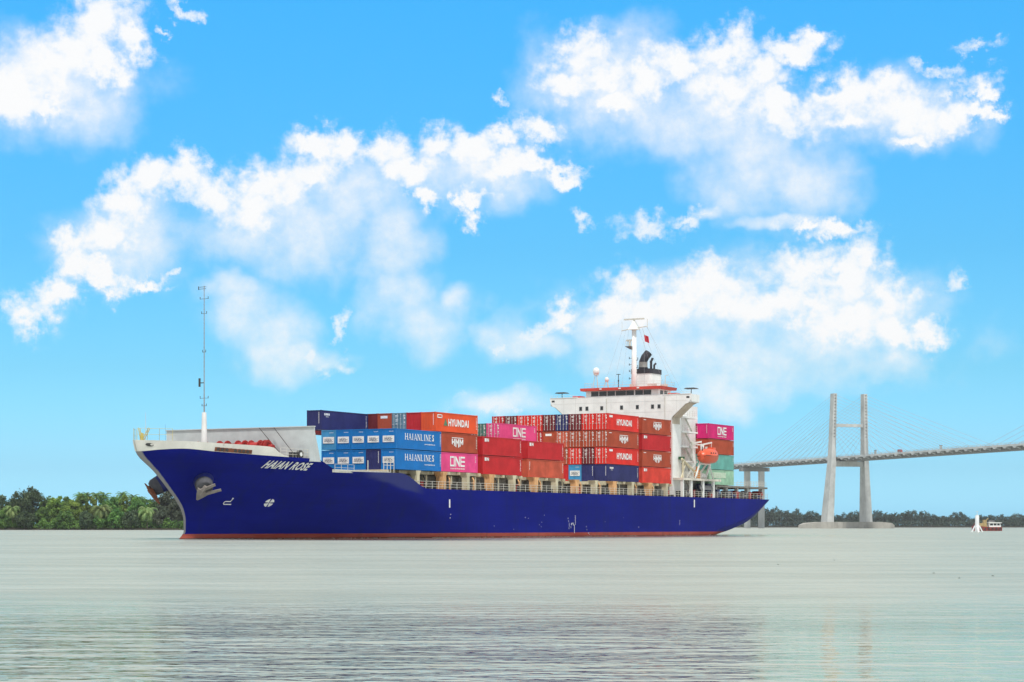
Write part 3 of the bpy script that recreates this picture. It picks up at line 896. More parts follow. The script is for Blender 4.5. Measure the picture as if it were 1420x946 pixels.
for y in (7.95, 6.65, 3.6, -.45, -3.65, -6.7, -8.0):
    mb = MB(); mb.box(HF - .26, HF - .2, y - .30, y + .30, 23.02, 23.78); o = mb.build('window', M_GREYDIRT, sup)
    mb = MB(); mb.box(HF - .275, HF - .255, y - .22, y + .22, 23.1, 23.7); mb.build('pane', M_WINDOW, o)
for y, z in ((-9.8, 19.2), (-9.9, 16.5)):
    mb = MB(); mb.box(HF - .03, HF + .02, y - .12, y + .12, z - .3, z + .3); mb.build('vent', M_DARK, sup)

mb = MB()
for z in (24.35, 22.4): mb.box(HF - .235, HF - .222, -10.5 if z < 24 else -13.6, 10.5 if z < 24 else 13.6, z, z + .035)
for y in (-11.5, -9, -5.2, -2, 1.7, 5.2, 9, 11.5): mb.box(HF - .235, HF - .222, y, y + .03, 22.4, 25.4)
mb.build('plating_seam', plain('seam_grey', (.62, .63, .61), .6), sup)  # thin grey joints between the front plates
for y in (-9.2, 2.6):
    mb = MB(); mb.tube([(HF - .3, y, 20.4), (HF - .3, y, 25.2)], .05, 6); mb.build('downpipe', M_RAIL, sup)
mb = MB(); mb.rail([(HF - .15, -14.2, 25.58), (HF - .15, -8.8, 25.58)], .35, 1, 1.3, .025, 4); mb.rail([(HF - .15, 8.8, 25.58), (HF - .15, 14.2, 25.58)], .35, 1, 1.3, .025, 4); mb.build('wing_rail', M_RAIL, wing)

# wheelhouse
mb = MB(); rounded(mb, [(-7.75, 25.3), (6.9, 25.3), (6.9, 26.7), (-7.75, 26.7)], HF - .1, 100.2)
wh = mb.build('wheelhouse', M_WHITE, ship)
for y, w in ((5.07, 1.38), (3.4, 1.42), (1.7, 1.42), (-.25, 1.95), (-2.15, 1.42), (-3.95, 1.42), (-5.6, 1.42)):
    mb = MB(); mb.box(HF - .16, HF - .1, y - w / 2 - .06, y + w / 2 + .06, 25.62, 26.5); o = mb.build('window', M_GREYDIRT, wh)
    mb = MB(); mb.box(HF - .175, HF - .16, y - w / 2, y + w / 2, 25.7, 26.42); mb.build('pane', M_WINDOW, o)
mb = MB()
for t in (95.6, 97.4): mb.box(t, t + 1.2, -7.8, -7.72, 25.7, 26.4)
mb.build('side_window', M_WINDOW, wh)
mb = MB(); rounded(mb, [(-8.45, 26.6), (7.75, 26.6), (7.9, 27.12), (-8.6, 27.12)], HF - .7, 101.2)
rf = mb.build('roof', M_REDT, wh)
for y in (3.6, -.3, -4.0):
    mb = MB(); mb.box(HF - .82, HF - .7, y - .22, y + .22, 26.78, 27.0); mb.build('floodlight', M_WHITE, rf)
mb = MB(); mb.rail([(95.2, -8.2, 27.12), (100.8, -8.2, 27.12), (100.8, 7.5, 27.12), (95.2, 7.5, 27.12), (95.2, -8.2, 27.12)], 1.0, 2, 1.6, .022, 4)
mb.build('roof_rail', M_RAIL, rf)

def dome(t, y, z, r):
    mb = MB(); mb.lathe([(r * .75, -r * 1.1), (r, -r * .4), (r, r * .3), (r * .8, r * .75), (r * .45, r * 1.05), (.02, r * 1.15)], (t, y, z), 14)
    o = mb.build('radome', M_WHITE, ship, smooth=True)
    mb = MB()
    for a in range(3):
        u = a * 2 * PI / 3; mb.tube([(t + .7 * math.cos(u), y + .7 * math.sin(u), 27.1), (t + .15 * math.cos(u), y + .15 * math.sin(u), z - r)], .055, 5)
    mb.lathe([(r * .8, -r * 1.25), (r * .8, -r * 1.1)], (t, y, z), 12)
    mb.build('tripod', M_RAIL, o)
dome(97.5, 6.2, 30.5, .60); dome(97.5, 4.0, 28.9, .38)
mb = MB(); mb.tube([(97.5, 1.6, 27.1), (97.5, 1.6, 29.8)], [.09, .06]); mb.tube([(97.5, 1.2, 29.75), (97.5, 2.0, 29.75)], .06); mb.tube([(97.5, 1.6, 28.4), (97.5, 1.6, 28.7)], .13)
mb.build('signal_post', M_DARK, ship)
mb = MB(); mb.tube([(99, -7.2, 27.1), (99, -7.2, 29.3), (99, -7.8, 29.4)], .06); mb.build('lamp_post', M_RAIL, ship)
mb = MB(); mb.box(98, 98.6, -.9, -.4, 27.1, 27.9); mb.box(97.3, 98.2, -5.9, -4.4, 27.1, 27.8); mb.box(98.6, 99.4, -7.5, -6.4, 27.1, 27.7); mb.build('deck_locker', M_RAIL, ship)

# radar mast
MT, MY = 101.6, .35
mb = MB(); mb.tube([(MT, MY, 24.0), (MT, MY, 31), (MT, MY, 38.3)], [.62, .50, .42], 10)
mast = mb.build('radar_mast', M_WHITE, ship, smooth=True)
mb = MB()
mb.hexa([(MT - .9, MY - .9, 38.3), (MT + .9, MY - .9, 38.3), (MT + .9, MY + .9, 38.3), (MT - .9, MY + .9, 38.3)], [(MT - .2, MY - .15, 39.9), (MT + .2, MY - .15, 39.9), (MT + .2, MY + .15, 39.9), (MT - .2, MY + .15, 39.9)])
mb.build('mast_head', M_WHITE, mast)
mb = MB(); mb.tube([(MT, MY + 2.6, 38.2), (MT, MY, 38.6), (MT, MY - 2.7, 38.8)], .09, 6); mb.tube([(MT, MY - 2.7, 38.6), (MT, MY - 2.7, 40.2)], .05)
mb.tube([(MT, MY + 2.5, 38.2), (MT, MY + 2.5, 39.9)], .03); mb.build('yard', M_RAIL, mast)
mb = MB(); mb.box(MT - .2, MT + .2, MY - 2.05, MY + 2.05, 40.15, 40.4); mb.tube([(MT, MY, 39.8), (MT, MY, 40.2)], .18); mb.build('radar_scanner', M_RAIL, mast)
mb = MB(); mb.hexa([(MT - .8, MY + .2, 34.6), (MT + .8, MY + .2, 34.6), (MT + .8, MY + .5, 34.6), (MT - .8, MY + .5, 34.6)], [(MT - 1, MY + .2, 35.2), (MT + 1, MY + .2, 35.2), (MT + 1, MY + 1.5, 35.2), (MT - 1, MY + 1.5, 35.2)])
mb.build('radar_platform', M_GREYDIRT, mast)
mb = MB(); mb.rail([(MT - .9, MY + 1.4, 35.2), (MT + .9, MY + 1.4, 35.2)], 1., 2, .9, .03); mb.tube([(MT, MY + .9, 35.2), (MT, MY + .9, 36.2)], .22); mb.box(MT - .15, MT + .15, MY + .2, MY + 1.6, 36.2, 36.5)
mb.build('second_radar', M_RAIL, mast)
mb = MB()
for z in (29.2, 30.6, 31.8, 33.0): mb.tube([(MT, MY + .4, z), (MT, MY + 1.0, z)], .04); mb.tube([(MT, MY + 1.0, z - .15), (MT, MY + 1.0, z + .25)], .06)
for z in (30.3, 31.2, 32.6): mb.tube([(MT, MY - .5, z), (MT, MY - .75, z), (MT, MY - .75, z + .5)], .07)
mb.build('mast_light', M_DARK, mast)
mb = MB()
for (a, b) in (((MT, MY + 2.5, 38.2), (97.5, 4.8, 27.2)), ((MT, MY + 1.7, 38.3), (98, 3.0, 27.2)), ((MT, MY + 1.1, 38.4), (98.5, 1.5, 27.2)), ((MT, MY - 2.7, 38.7), (100.5, -8.2, 27.4)), ((MT, MY - 1.6, 38.6), (102, -6.0, 27)), ((MT, MY - 1.0, 38.5), (104, -2.0, 31.5)), ((MT, MY - 2.6, 38.7), (103, -10, 24.5))):
    mb.tube([a, b], .018, 3)
mb.build('rigging_wire', plain('wire', (.35, .38, .40), .5), mast)

# funnel
mb = MB()
def casing(mb, t0, t1, y0, y1, z0, z1, c=.7):
    pts = []
    for cx, cy, a0 in ((t1 - c, y1 - c, 0), (t0 + c, y1 - c, 90), (t0 + c, y0 + c, 180), (t1 - c, y0 + c, 270)):
        for k in range(5): pts.append((cx + c * math.cos(R(a0 + k * 22.5)), cy + c * math.sin(R(a0 + k * 22.5))))
    mb.prism(pts, lambda p: (p[0], p[1], z0), lambda p: (p[0], p[1], z1))
casing(mb, 104.2, 109.2, -1.9, 2.4, 24.0, 30.3)
fun = mb.build('funnel', M_WHITE, ship, fix=True)
mb = MB(); casing(mb, 104.1, 109.3, -2.0, 2.5, 30.3, 31.2, .75); mb.build('funnel_band', M_BLACK, fun, fix=True)
mb = MB(); pts = [(106.4, .75, 31.2), (106.4, .75, 32.7), (106.65, .5, 33.5), (107.2, .0, 34.4)]
mb.tube(pts, [.78, .78, .78, .76], 16, caps=False); mb.tube([Vector(pts[3]) - Vector((.1, -.08, .15)), Vector(pts[3]) - Vector((.09, -.07, .14))], .74, 16)
mb.tube([(106.4, .75, 31.2), (106.4, .75, 31.6)], .9, 16)
st = mb.build('exhaust_stack', M_BLACK, fun, smooth=True); st.data.set_sharp_from_angle(angle=R(40))
mb = MB(); mb.tube([(106.4, .75, 31.5), (106.4, .75, 32.6)], [.83, .82], 16); mb.build('stack_cladding', paint('cladding', (.34, .32, .30), .4, .4, .2, .4, .1), fun)
for (y, r, h) in ((-.85, .24, 2.1), (-1.5, .2, 1.1)):
    mb = MB(); mb.tube([(106.5, y, 31.2), (106.5, y, 31.2 + h * .7), (106.8, y - .2, 31.2 + h)], r, 9); mb.build('exhaust_pipe', M_BLACK, fun)

# decks, rails and doors on the port side of the house
for z in (10.2, 13.4, 16.1, 18.8, 21.5):
    mb = MB(); mb.box(98.5, 105.4, -10.9, -8.6, z, z + .28); o = mb.build('side_deck', M_WHITE, ship)
    mb = MB(); mb.rail([(98.6, -10.8, z + .28), (105.3, -10.8, z + .28)], 1.05, 3, 1.1, .03, 4); mb.build('side_deck_rail', M_RAIL, o)
    mb = MB(); mb.box(100.2, 101.0, -8.66, -8.6, z + .3, z + 2.2); mb.build('side_door', M_DARK, o)
    mb = MB(); mb.bar((101.6, -9.9, z + .28), (104.9, -9.9, z - 2.3), .35, .1); mb.build('side_stair', M_RAIL, o)
# boat deck on posts
mb = MB(); mb.box(94.9, 112.2, -12.7, -8.6, 10.02, 10.42)
bd = mb.build('boat_deck', paint('boat_deck_paint', (.68, .64, .55), .5, .3, .1, .35, .35), ship)
for t in (95.3, 99.1, 104.5, 109.3):
    mb = MB(); mb.box(t - .28, t + .28, -12.5, -12.05, 6.86, 10.02); mb.build('post', M_WHITE, bd)
mb = MB(); mb.rail([(95.2, -12.55, 10.42), (112, -12.55, 10.42)], 1.05, 3, 1.5, .03, 4); mb.build('boat_deck_rail', M_RAIL, bd)
mb = MB()
mb.tube([(96.6, -11.6, 13.9), (102.6, -12.0, 11.2)], .2, 8); mb.tube([(97.0, -11.6, 10.4), (97.2, -11.6, 13.8)], .22, 8); mb.tube([(96.2, -11.6, 10.4), (98.4, -11.6, 13.2)], .12)
mb.build('provision_crane', M_CREAM, ship)
mb = MB(); mb.box(102.2, 103.3, -12.3, -11.5, 10.42, 12.0); mb.tube([(102.8, -11.9, 12.0), (102.8, -11.9, 12.6)], .25); mb.build('crane_winch', plain('orange_paint', (.62, .22, .04), .5), ship)
mb = MB(); mb.box(97.1, 98.3, -11.4, -10.7, 13.8, 14.3); mb.build('green_tarpaulin', plain('green_canvas', (.03, .10, .04), .8), ship)
mb = MB(); mb.tube([(103.8, -11.9, 10.95), (105.6, -11.9, 10.95)], .5, 12); mb.build('liferaft_canister', M_WHITE, ship)
mb = MB(); mb.box(99.5, 100.3, -9.2, -8.62, 11.2, 12.1); mb.build('fire_cabinet', M_RED, ship)
# lifeboat davits
mb = MB()
for t in (102.8, 107.6):
    mb.bar((t, -11.4, 10.42), (t, -12.4, 13.2), .28, .34); mb.bar((t, -9.6, 10.42), (t, -11.6, 13.1), .22, .28)
    mb.bar((t, -11.6, 13.1), (t, -10.6, 16.8), .28, .34); mb.bar((t, -10.6, 16.8), (t, -12.75, 17.2), .24, .28)
    mb.bar((t - 1.6, -12.2, 10.42), (t, -12.4, 13.1), .18, .2)
    mb.tube([(t, -12.7, 17.1), (t, -12.6, 15.7)], .04)
mb.bar((102.8, -10.6, 16.8), (107.6, -10.6, 16.8), .2, .2); mb.bar((102.8, -12.4, 13.15), (107.6, -12.4, 13.15), .2, .24)
mb.bar((101.6, -12.3, 10.9), (104.8, -12.3, 16.6), .2, .2); mb.bar((106.0, -12.2, 10.5), (107.6, -12.3, 13.0), .18, .18); mb.bar((109.4, -12.2, 10.5), (107.6, -12.3, 13.0), .18, .18)
mb.build('boat_davit', M_WHITE, ship)
for (t, z) in ((101.7, 16.2), (102.2, 16.9), (108.6, 16.2), (109.2, 15.6)): mb = MB(); mb.tube([(t, -11.2, z - .3), (t, -11.2, z + .3)], .3, 8); mb.tube([(t, -11.2, z - 2), (t, -11.2, z)], .07); mb.build('deck_lamp', M_RAIL, ship)
# machinery under the boat deck and round the poop
mb = MB(); mb.box(108.2, 111.8, -11.6, -9.4, 7.2, 9.6); mb.build('provision_locker', M_NAVYP, ship)
rr = random.Random(11)
for k in range(28):
    mb = MB(); t = 96.2 + k * 1.35; w = rr.uniform(.5, 1.3); h = rr.uniform(.6, 1.7)
    mb.box(t, t + w, -11.8, -10.9 + rr.uniform(0, .5), 6.86, 6.86 + h)
    if k % 4 == 1: mb.tube([(t, -11.9, 7.4), (t + 1.0, -11.9, 7.4)], .42, 10)
    mb.build('deck_machinery', (M_DARK, M_GREYDIRT, M_NAVYP, M_DARK, M_RED)[k % 5], ship)
mb = MB(); mb.hexa([(103.2, -12.5, 8.4), (109, -12.5, 8.4), (109, -12.3, 8.4), (103.2, -12.3, 8.4)], [(103.2, -12.2, 9.2), (109, -12.2, 9.2), (109, -12.0, 9.2), (103.2, -12.0, 9.2)]); mb.build('gangway', M_GREYDIRT, ship)
mb = MB(); mb.rail([(95, -12.45, 6.95), (137.2, -12.0, 6.95)], 1.1, 3, 1.8, .035, 5); mb.rail([(137.2, -12, 6.95), (137.4, 12, 6.95)], 1.1, 3, 1.8, .035, 5); mb.build('poop_rail', M_RAIL, ship)
mb = MB(); mb.box(111.5, 137.3, -12.0, 12.0, 9.02, 9.36); pp = mb.build('mooring_deck', M_COAM, ship)
mb = MB(); mb.rail([(122.4, -11.8, 9.36), (137, -11.8, 9.36), (137, 11.8, 9.36)], 1.05, 3, 1.6, .03, 5); mb.build('mooring_deck_rail', M_RAIL, pp)
for t in (113, 118.2, 123.4, 128.6, 136.2):
    for y in (-11.4, 10.8):
        mb = MB(); mb.box(t - .35, t + .35, y, y + .6, 6.86, 9.02); mb.build('pillar', M_GREY, pp)
mb = MB(); mb.box(112.5, 119, -9.5, 9.5, 6.86, 9.02); mb.build('deckhouse', M_GREY, ship)
def poop_winch(t, y):
    mb = MB(); mb.box(t - .8, t + .8, y - .8, y + .8, 6.86, 7.3); mb.box(t - .5, t + .5, y - .9, y - .7, 7.2, 8.4); mb.box(t - .5, t + .5, y + .7, y + .9, 7.2, 8.4)
    o = mb.build('mooring_winch', M_RED, ship)
    mb = MB(); mb.tube([(t, y - .7, 8.0), (t, y + .7, 8.0)], .62, 14); mb.tube([(t, y - 1.3, 8.0), (t, y - .9, 8.0)], .4, 12); mb.build('drum', M_RED, o)
for t, y in ((125.4, -9.6), (131.2, -9.6), (135.2, -10.4)): poop_winch(t, y)
for t, y in ((127.3, -11.0), (129.8, -11.0), (121, -11.2), (133.2, -10.9)):
    mb = MB(); mb.box(t - .8, t + .8, y - .3, y + .3, 6.86, 6.95); mb.tube([(t - .5, y, 6.86), (t - .5, y, 7.6)], .22, 9); mb.tube([(t + .5, y, 6.86), (t + .5, y, 7.6)], .22, 9)
    mb.build('bollard', M_DARK, ship)
mb = MB(); mb.tube([(127.6, -10.2, 7.8), (129.2, -10.2, 7.8)], .62, 14); mb.build('rope_drum', M_WHITE, ship)


# ------------------------------------------------------------------ lifeboat and flag
def ship_pt(t, y, z): return SHIP_M @ Vector((t, y, z))

lb = thing('lifeboat', 'orange enclosed lifeboat hanging in white davits on the port side', 'lifeboat', ship_pt(105.2, -13.0, 13.2), ANG)
sec = []
for u, w, zt_, zk in ((-3.35, .05, 1.7, 1.15), (-3.1, .75, 2.05, .55), (-2.3, 1.15, 2.45, .18), (-1.0, 1.32, 2.75, .0), (.8, 1.32, 2.8, 0), (2.0, 1.2, 2.75, .12), (2.8, .95, 2.35, .4), (3.2, .5, 1.95, .8), (3.35, .05, 1.7, 1.15)):
    ring = [(0, zk), (w * .62, zk + .18), (w * .95, zk + .62), (w, 1.35), (w * 1.04, 1.42), (w * 1.04, 1.55), (w * .97, 1.62), (w * .86, max(1.65, zt_ - .5)), (w * .5, zt_ - .06), (0, zt_)]
    full = ring + [(-y, z) for y, z in reversed(ring[1:-1])]
    sec.append([(u, y, z) for y, z in full])
mb = MB(); n = len(sec[0])
for s in sec: mb.v += s
for i in range(len(sec) - 1):
    for k in range(n): mb.f.append((i * n + k, i * n + (k + 1) % n, (i + 1) * n + (k + 1) % n, (i + 1) * n + k))
mb.f += [tuple(range(n)), tuple(range((len(sec) - 1) * n, len(sec) * n))]
o = mb.build('boat_hull', M_ORANGE, lb, smooth=True, fix=True); o.data.set_sharp_from_angle(angle=R(40))
mb = MB(); mb.box(1.1, 2.3, -.6, .6, 2.62, 3.05); mb.build('conning_hatch', M_ORANGE, lb)
mb = MB()
for u in (-1.4, -.4, .6): mb.box(u, u + .4, -1.27, -1.2, 1.85, 2.05)
mb.build('boat_window', M_WINDOW, lb)
mb = MB(); mb.tube([(-3.0, -.95, 1.49), (-2.2, -1.27, 1.49), (2.0, -1.3, 1.49), (2.9, -.98, 1.49)], .05, 6); mb.build('fender_rope', M_DARK, lb)
mb = MB()
for u in (-2.5, 2.5): mb.tube([(u, 0, 2.3), (u, 0, 3.1)], .09)
mb.build('lifting_hook', M_DARK, lb)

fg = thing('flag', 'small red flag flying beside the white radar mast', 'flag', ship_pt(MT, MY - 2.2, 36.0), ANG)
mb = MB(); n = 9
for i in range(n):
    u = i / (n - 1)
    y = -u * .95; dx = .18 * math.sin(u * 5.5); dz = -.35 * u
    mb.v += [(dx, y + .15, dz + 1.25), (dx + .05, y, dz)]
mb.v += [(x + .015, y, z) for x, y, z in mb.v[:]]
for i in range(n - 1):
    a = 2 * i; mb.f += [(a, a + 1, a + 3, a + 2), (a + 2 * n, a + 2 + 2 * n, a + 3 + 2 * n, a + 1 + 2 * n)]
mb.build('cloth', plain('flag_red', (.62, .02, .04), .7), fg, smooth=True)
mb = MB(); mb.tube([(0, .08, -8.9), (0, .16, 1.3), (0, .4, 2.5)], .018, 4); mb.build('halyard', plain('wire', (.3, .3, .3)), fg)

# ------------------------------------------------------------------ containers
CL, CW, CH = 12.19, 2.438, 2.815
MESHC = {}

def corr(mb, p0, du, length, h, z0, nrm, pitch=.28, depth=.034):
    """corrugated panel: p0 start, du unit along, nrm outward; ridges upright"""
    n = int(round(length / pitch)); pitch = length / n
    prof = []
    for i in range(n):
        a = i * pitch
        prof += [(a, 0), (a + pitch * .3, 0), (a + pitch * .5, -depth), (a + pitch * .8, -depth)]
    prof.append((length, 0))
    vs = []
    for a, d in prof:
        p = Vector(p0) + Vector(du) * a + Vector(nrm) * d
        vs += [(p.x, p.y, z0), (p.x, p.y, z0 + h)]
    mb.add(vs, [(2 * i, 2 * i + 2, 2 * i + 3, 2 * i + 1) for i in range(len(prof) - 1)])


def part(key, fn, mat, name, parent, fix=False):
    if (key, mat.name) not in MESHC:
        mb = MB(); fn(mb); me = mb.mesh(name, mat)
        MESHC[(key, mat.name)] = me
    return link(name, MESHC[(key, mat.name)], parent)


HL, HW = CL / 2, CW / 2
def m_walls_solid(mb): m_sides(mb); corr(mb, (-HL + .03, HW - .12, 0), (0, -1, 0), CW - .24, CH - .26, .13, (-1, 0, 0))
def m_walls_doors(mb): m_sides(mb)
def m_sides(mb):
    corr(mb, (-HL + .12, -HW + .02, 0), (1, 0, 0), CL - .24, CH - .26, .13, (0, -1, 0))
    corr(mb, (HL - .12, HW - .02, 0), (-1, 0, 0), CL - .24, CH - .26, .13, (0, 1, 0))
    corr(mb, (HL - .03, -HW + .12, 0), (0, 1, 0), CW - .24, CH - .26, .13, (1, 0, 0))
    mb.box(-HL + .1, HL - .1, -HW + .08, HW - .08, CH - .06, CH - .02); mb.box(-HL + .1, HL - .1, -HW + .08, HW - .08, .1, .14)
def m_frame(mb):
    for sx in (-1, 1):
        for sy in (-1, 1):
            x0, x1 = sorted((sx * HL, sx * (HL - .15))); y0, y1 = sorted((sy * HW, sy * (HW - .13)))
            mb.box(x0, x1, y0, y1, .12, CH - .12)
            x0, x1 = sorted((sx * (HL + .004), sx * (HL - .178))); y0, y1 = sorted((sy * (HW + .004), sy * (HW - .16)))
            mb.box(x0, x1, y0, y1, 0, .118); mb.box(x0, x1, y0, y1, CH - .118, CH)
    for sy in (-1, 1):
        y0, y1 = sorted((sy * (HW - .002), sy * (HW - .08)))
        mb.box(-HL + .18, HL - .18, y0, y1, .02, .15); mb.box(-HL + .18, HL - .18, y0, y1, CH - .14, CH - .02)
    for sx in (-1, 1):
        x0, x1 = sorted((sx * (HL - .002), sx * (HL - .1)))
        mb.box(x0, x1, -HW + .16, HW - .16, .02, .15); mb.box(x0, x1, -HW + .16, HW - .16, CH - .14, CH - .02)
def m_door(s):
    def f(mb):
        y0, y1 = sorted((s * .01, s * (HW - .14)))
        mb.box(-HL + .03, -HL + .09, y0, y1, .16, CH - .15)
        for k in range(4):
            z = .3 + k * .62; mb.box(-HL + .012, -HL + .03, y0 + .06, y1 - .06, z, z + .42)
        for z in (.5, 1.1, 1.75, 2.35): mb.box(-HL - .0, -HL + .06, *sorted((s * (HW - .2), s * (HW - .1))), z, z + .12)
    return f
def m_rod(s, u):
    def f(mb):
        y = s * u; mb.tube([(-HL - .03, y, .12), (-HL - .03, y, CH - .1)], .028, 5)
        for z in (.25, 1.0, 1.9, CH - .3): mb.box(-HL - .05, -HL + .03, y - .06, y + .06, z, z + .08)
        mb.box(-HL - .07, -HL - .03, *sorted((y, y + s * .3)), 1.12, 1.17)
    return f
def m_ends_marks(mb):
    rr = random.Random(5)
    for (y, z, w, h) in ((.88, 2.35, .34, .12), (.88, 2.15, .30, .06), (.92, 1.9, .22, .2), (-.42, 2.35, .5, .10), (-.42, 2.18, .46, .08), (-.4, 1.85, .4, .06), (-.4, 1.74, .42, .06), (-.4, 1.63, .38, .06), (-.42, 1.5, .4, .06), (-.4, 1.2, .3, .05), (.9, 1.35, .24, .16)):
        mb.box(-HL + .0, -HL + .011, -y - w / 2, -y + w / 2, z, z + h)

# --- side designs: laid on the outer face (x to the stern, y up), port side
def on_side(dx, cz): return lambda x, y: (dx + x, -HW - .006, cz + y)
def on_end(cy, cz): return lambda x, y: (-HL + .015, cy - x, cz + y)

SERIF = {'H': (.92, [('v', .12), ('v', .68), ('h', .12, .68, .5)]), 'I': (.52, [('v', .20)]), 'L': (.74, [('v', .12), ('h', .12, .6, .04)]),
         'A': (.92, [('d', .08, .40, .4), ('d', .72, .40, 1.), ('h', .22, .60, .32)]), 'N': (.94, [('v', .10, .5), ('v', .70, .5), ('n', .10, .70)]),
         'E': (.78, [('v', .12), ('h', .12, .6, .04), ('h', .12, .48, .5), ('h', .12, .58, .96)]), 'S': (.70, None)}
def serif_word(f, txt, x0, y0, w, h):
    tot = sum(SERIF[c][0] for c in txt); sx = w / tot; x = x0
    for c in txt:
        adv, st = SERIF[c]
        Q = lambda px, py: (x + px * sx, y0 + py * h)
        th = .15
        if st is None:
            f.text('S', x + .28 * sx, y0 + h / 2, .46 * sx, h * 1.04, bold=.03)
        else:
            for s in st:
                if s[0] == 'v':
                    k = th * (s[2] if len(s) > 2 else 1)
                    f.poly([Q(s[1] - k / 2, 0), Q(s[1] + k / 2, 0), Q(s[1] + k / 2, 1), Q(s[1] - k / 2, 1)])
                    for yy in (0, .93): f.poly([Q(s[1] - .115, yy), Q(s[1] + .115, yy), Q(s[1] + .115, yy + .07), Q(s[1] - .115, yy + .07)])
                elif s[0] == 'h': f.poly([Q(s[1], s[3] - .04), Q(s[2], s[3] - .04), Q(s[2], s[3] + .04), Q(s[1], s[3] + .04)])
                elif s[0] == 'd':
                    k = th * s[3]; f.poly([Q(s[1] - k / 2, 0), Q(s[1] + k / 2, 0), Q(s[2] + k / 2, 1), Q(s[2] - k / 2, 1)])
                    f.poly([Q(s[1] - .13, 0), Q(s[1] + .13, 0), Q(s[1] + .13, .07), Q(s[1] - .13, .07)])
                elif s[0] == 'n': f.poly([Q(s[1] - .09, 1), Q(s[1] + .10, 1), Q(s[2] + .09, 0), Q(s[2] - .10, 0)])
        x += adv * sx

def numbers(f, x=5.75, z0=-1.0, n=9, s=1.):
    """upright run of small registration figures near the end of a wall"""
    rr = random.Random(int(x * 100) + n)
    for k in range(n):
        z = z0 + 1.9 - k * .2
        f.rect(x, x + .12 * s, z, z + .11); 
        if rr.random() < .6: f.rect(x + .16, x + .25, z, z + .11)
def hmm(f, cx, cz, w, h):
    """three capitals hung from a bar, cut to a shield below"""
    f.rect(cx - w / 2, cx + w / 2, cz + h * .43, cz + h * .5)
    top = h * .36; t = w * .085
    yb = lambda x: -h * .5 + h * .36 * abs(2 * x / w) ** 1.3
    def V(x): f.poly([(cx + x, cz + yb(x)), (cx + x + t, cz + yb(x + t)), (cx + x + t, cz + top), (cx + x, cz + top)])
    x = -w / 2; lw = w * .27
    V(x); V(x + lw - t); f.rect(cx + x + t, cx + x + lw - t, cz - h * .02, cz + h * .12)
    x += lw + w * .04; lw = w * .325
    for _ in range(2):
        V(x); V(x + lw - t); m = x + lw / 2
        f.poly([(cx + x + t, cz + top), (cx + x + t, cz + top - h * .26), (cx + m, cz - h * .20), (cx + m, cz + h * .06)])
        f.poly([(cx + x + lw - t, cz + top), (cx + m, cz + h * .06), (cx + m, cz - h * .20), (cx + x + lw - t, cz + top - h * .26)])
        x += lw + w * .04
def one(f, cx, cz, h, k=1.):
    w = h * .78 * k; g = w * .12; t = h * .17
    x = cx - (3 * w + 2 * g) / 2; y = cz - h / 2
    f.rect(x, x + t, y, y + h); f.rect(x + w - t, x + w, y, y + h); f.rect(x + t, x + w - t, y, y + t); f.rect(x + t, x + w - t, y + h - t, y + h)
    x += w + g
    f.rect(x, x + t, y, y + h); f.rect(x + w - t, x + w, y, y + h); f.poly([(x + t, y + h), (x + t, y + h * .62), (x + w - t, y), (x + w - t, y + h * .38)])
    x += w + g
    f.rect(x, x + t, y, y + h)
    for q in (0, (h - t) / 2, h - t): f.rect(x + t, x + w, y + q, y + q + t)

F_ = {}
def design(key):
    if key in F_: return F_[key]
    f = Flat()
    if key == 'serif':
        serif_word(f, 'HAIANLINES', -3.75, -.08, 8.0, .90)
        f.text('www.haianlines.vn', 2.9, -.56, 2.9, .20, bold=.02); numbers(f)
    elif key == 'bold':
        f.text('HYUNDAI', .35, .02, 5.9, 1.08, bold=.042, space=1.1); numbers(f, 5.6); f.rect(-5.5, -4.2, .75, 1.1)
    elif key == 'boldtri':
        f.text('HYUNDAI', .45, .0, 5.9, 1.08, bold=.042, space=1.1); numbers(f, 5.6)
        f.rect(-5.6, -4.2, .95, 1.08); f.rect(-5.6, -4.2, .55, .7); f.rect(-5.6, -5.4, .55, 1.08); f.rect(-4.4, -4.2, .55, 1.08)
    elif key == 'hmm': hmm(f, .15, .02, 3.3, 1.5); numbers(f, 5.6); f.rect(-5.6, -4.6, .95, 1.06)
    elif key == 'one': one(f, .15, .14, 1.5, 1.13); f.text('OCEAN NETWORK EXPRESS', .15, -.92, 4.2, .2, bold=.03); numbers(f, 5.3, n=5)
    elif key == 'onesmall': one(f, .3, .16, 1.5, 1.13); f.text('OCEAN NETWORK EXPRESS', .3, -.9, 4.2, .2, bold=.03); numbers(f, 5.3, n=4)
    elif key == 'square':
        f.rect(-5.5, -4.9, .62, 1.12); f.rect(-4.75, -4.6, .62, 1.12); f.rect(-4.35, -4.2, .62, 1.12); f.poly([(-4.6, 1.12), (-4.6, .9), (-4.35, .62), (-4.35, .84)]); numbers(f, 5.6)
    elif key == 'ticks': numbers(f, 5.6, n=8); numbers(f, -5.6, n=7)
    elif key == 'navy':
        [f.rect(-5.3 + k * .36, -5.02 + k * .36, .68, .98) for k in range(4)]; f.rect(-4.9, -4.2, .45, .52); numbers(f, 5.5)
    elif key == 'plain': numbers(f, 5.6, n=4)
    F_[key] = f
    return f

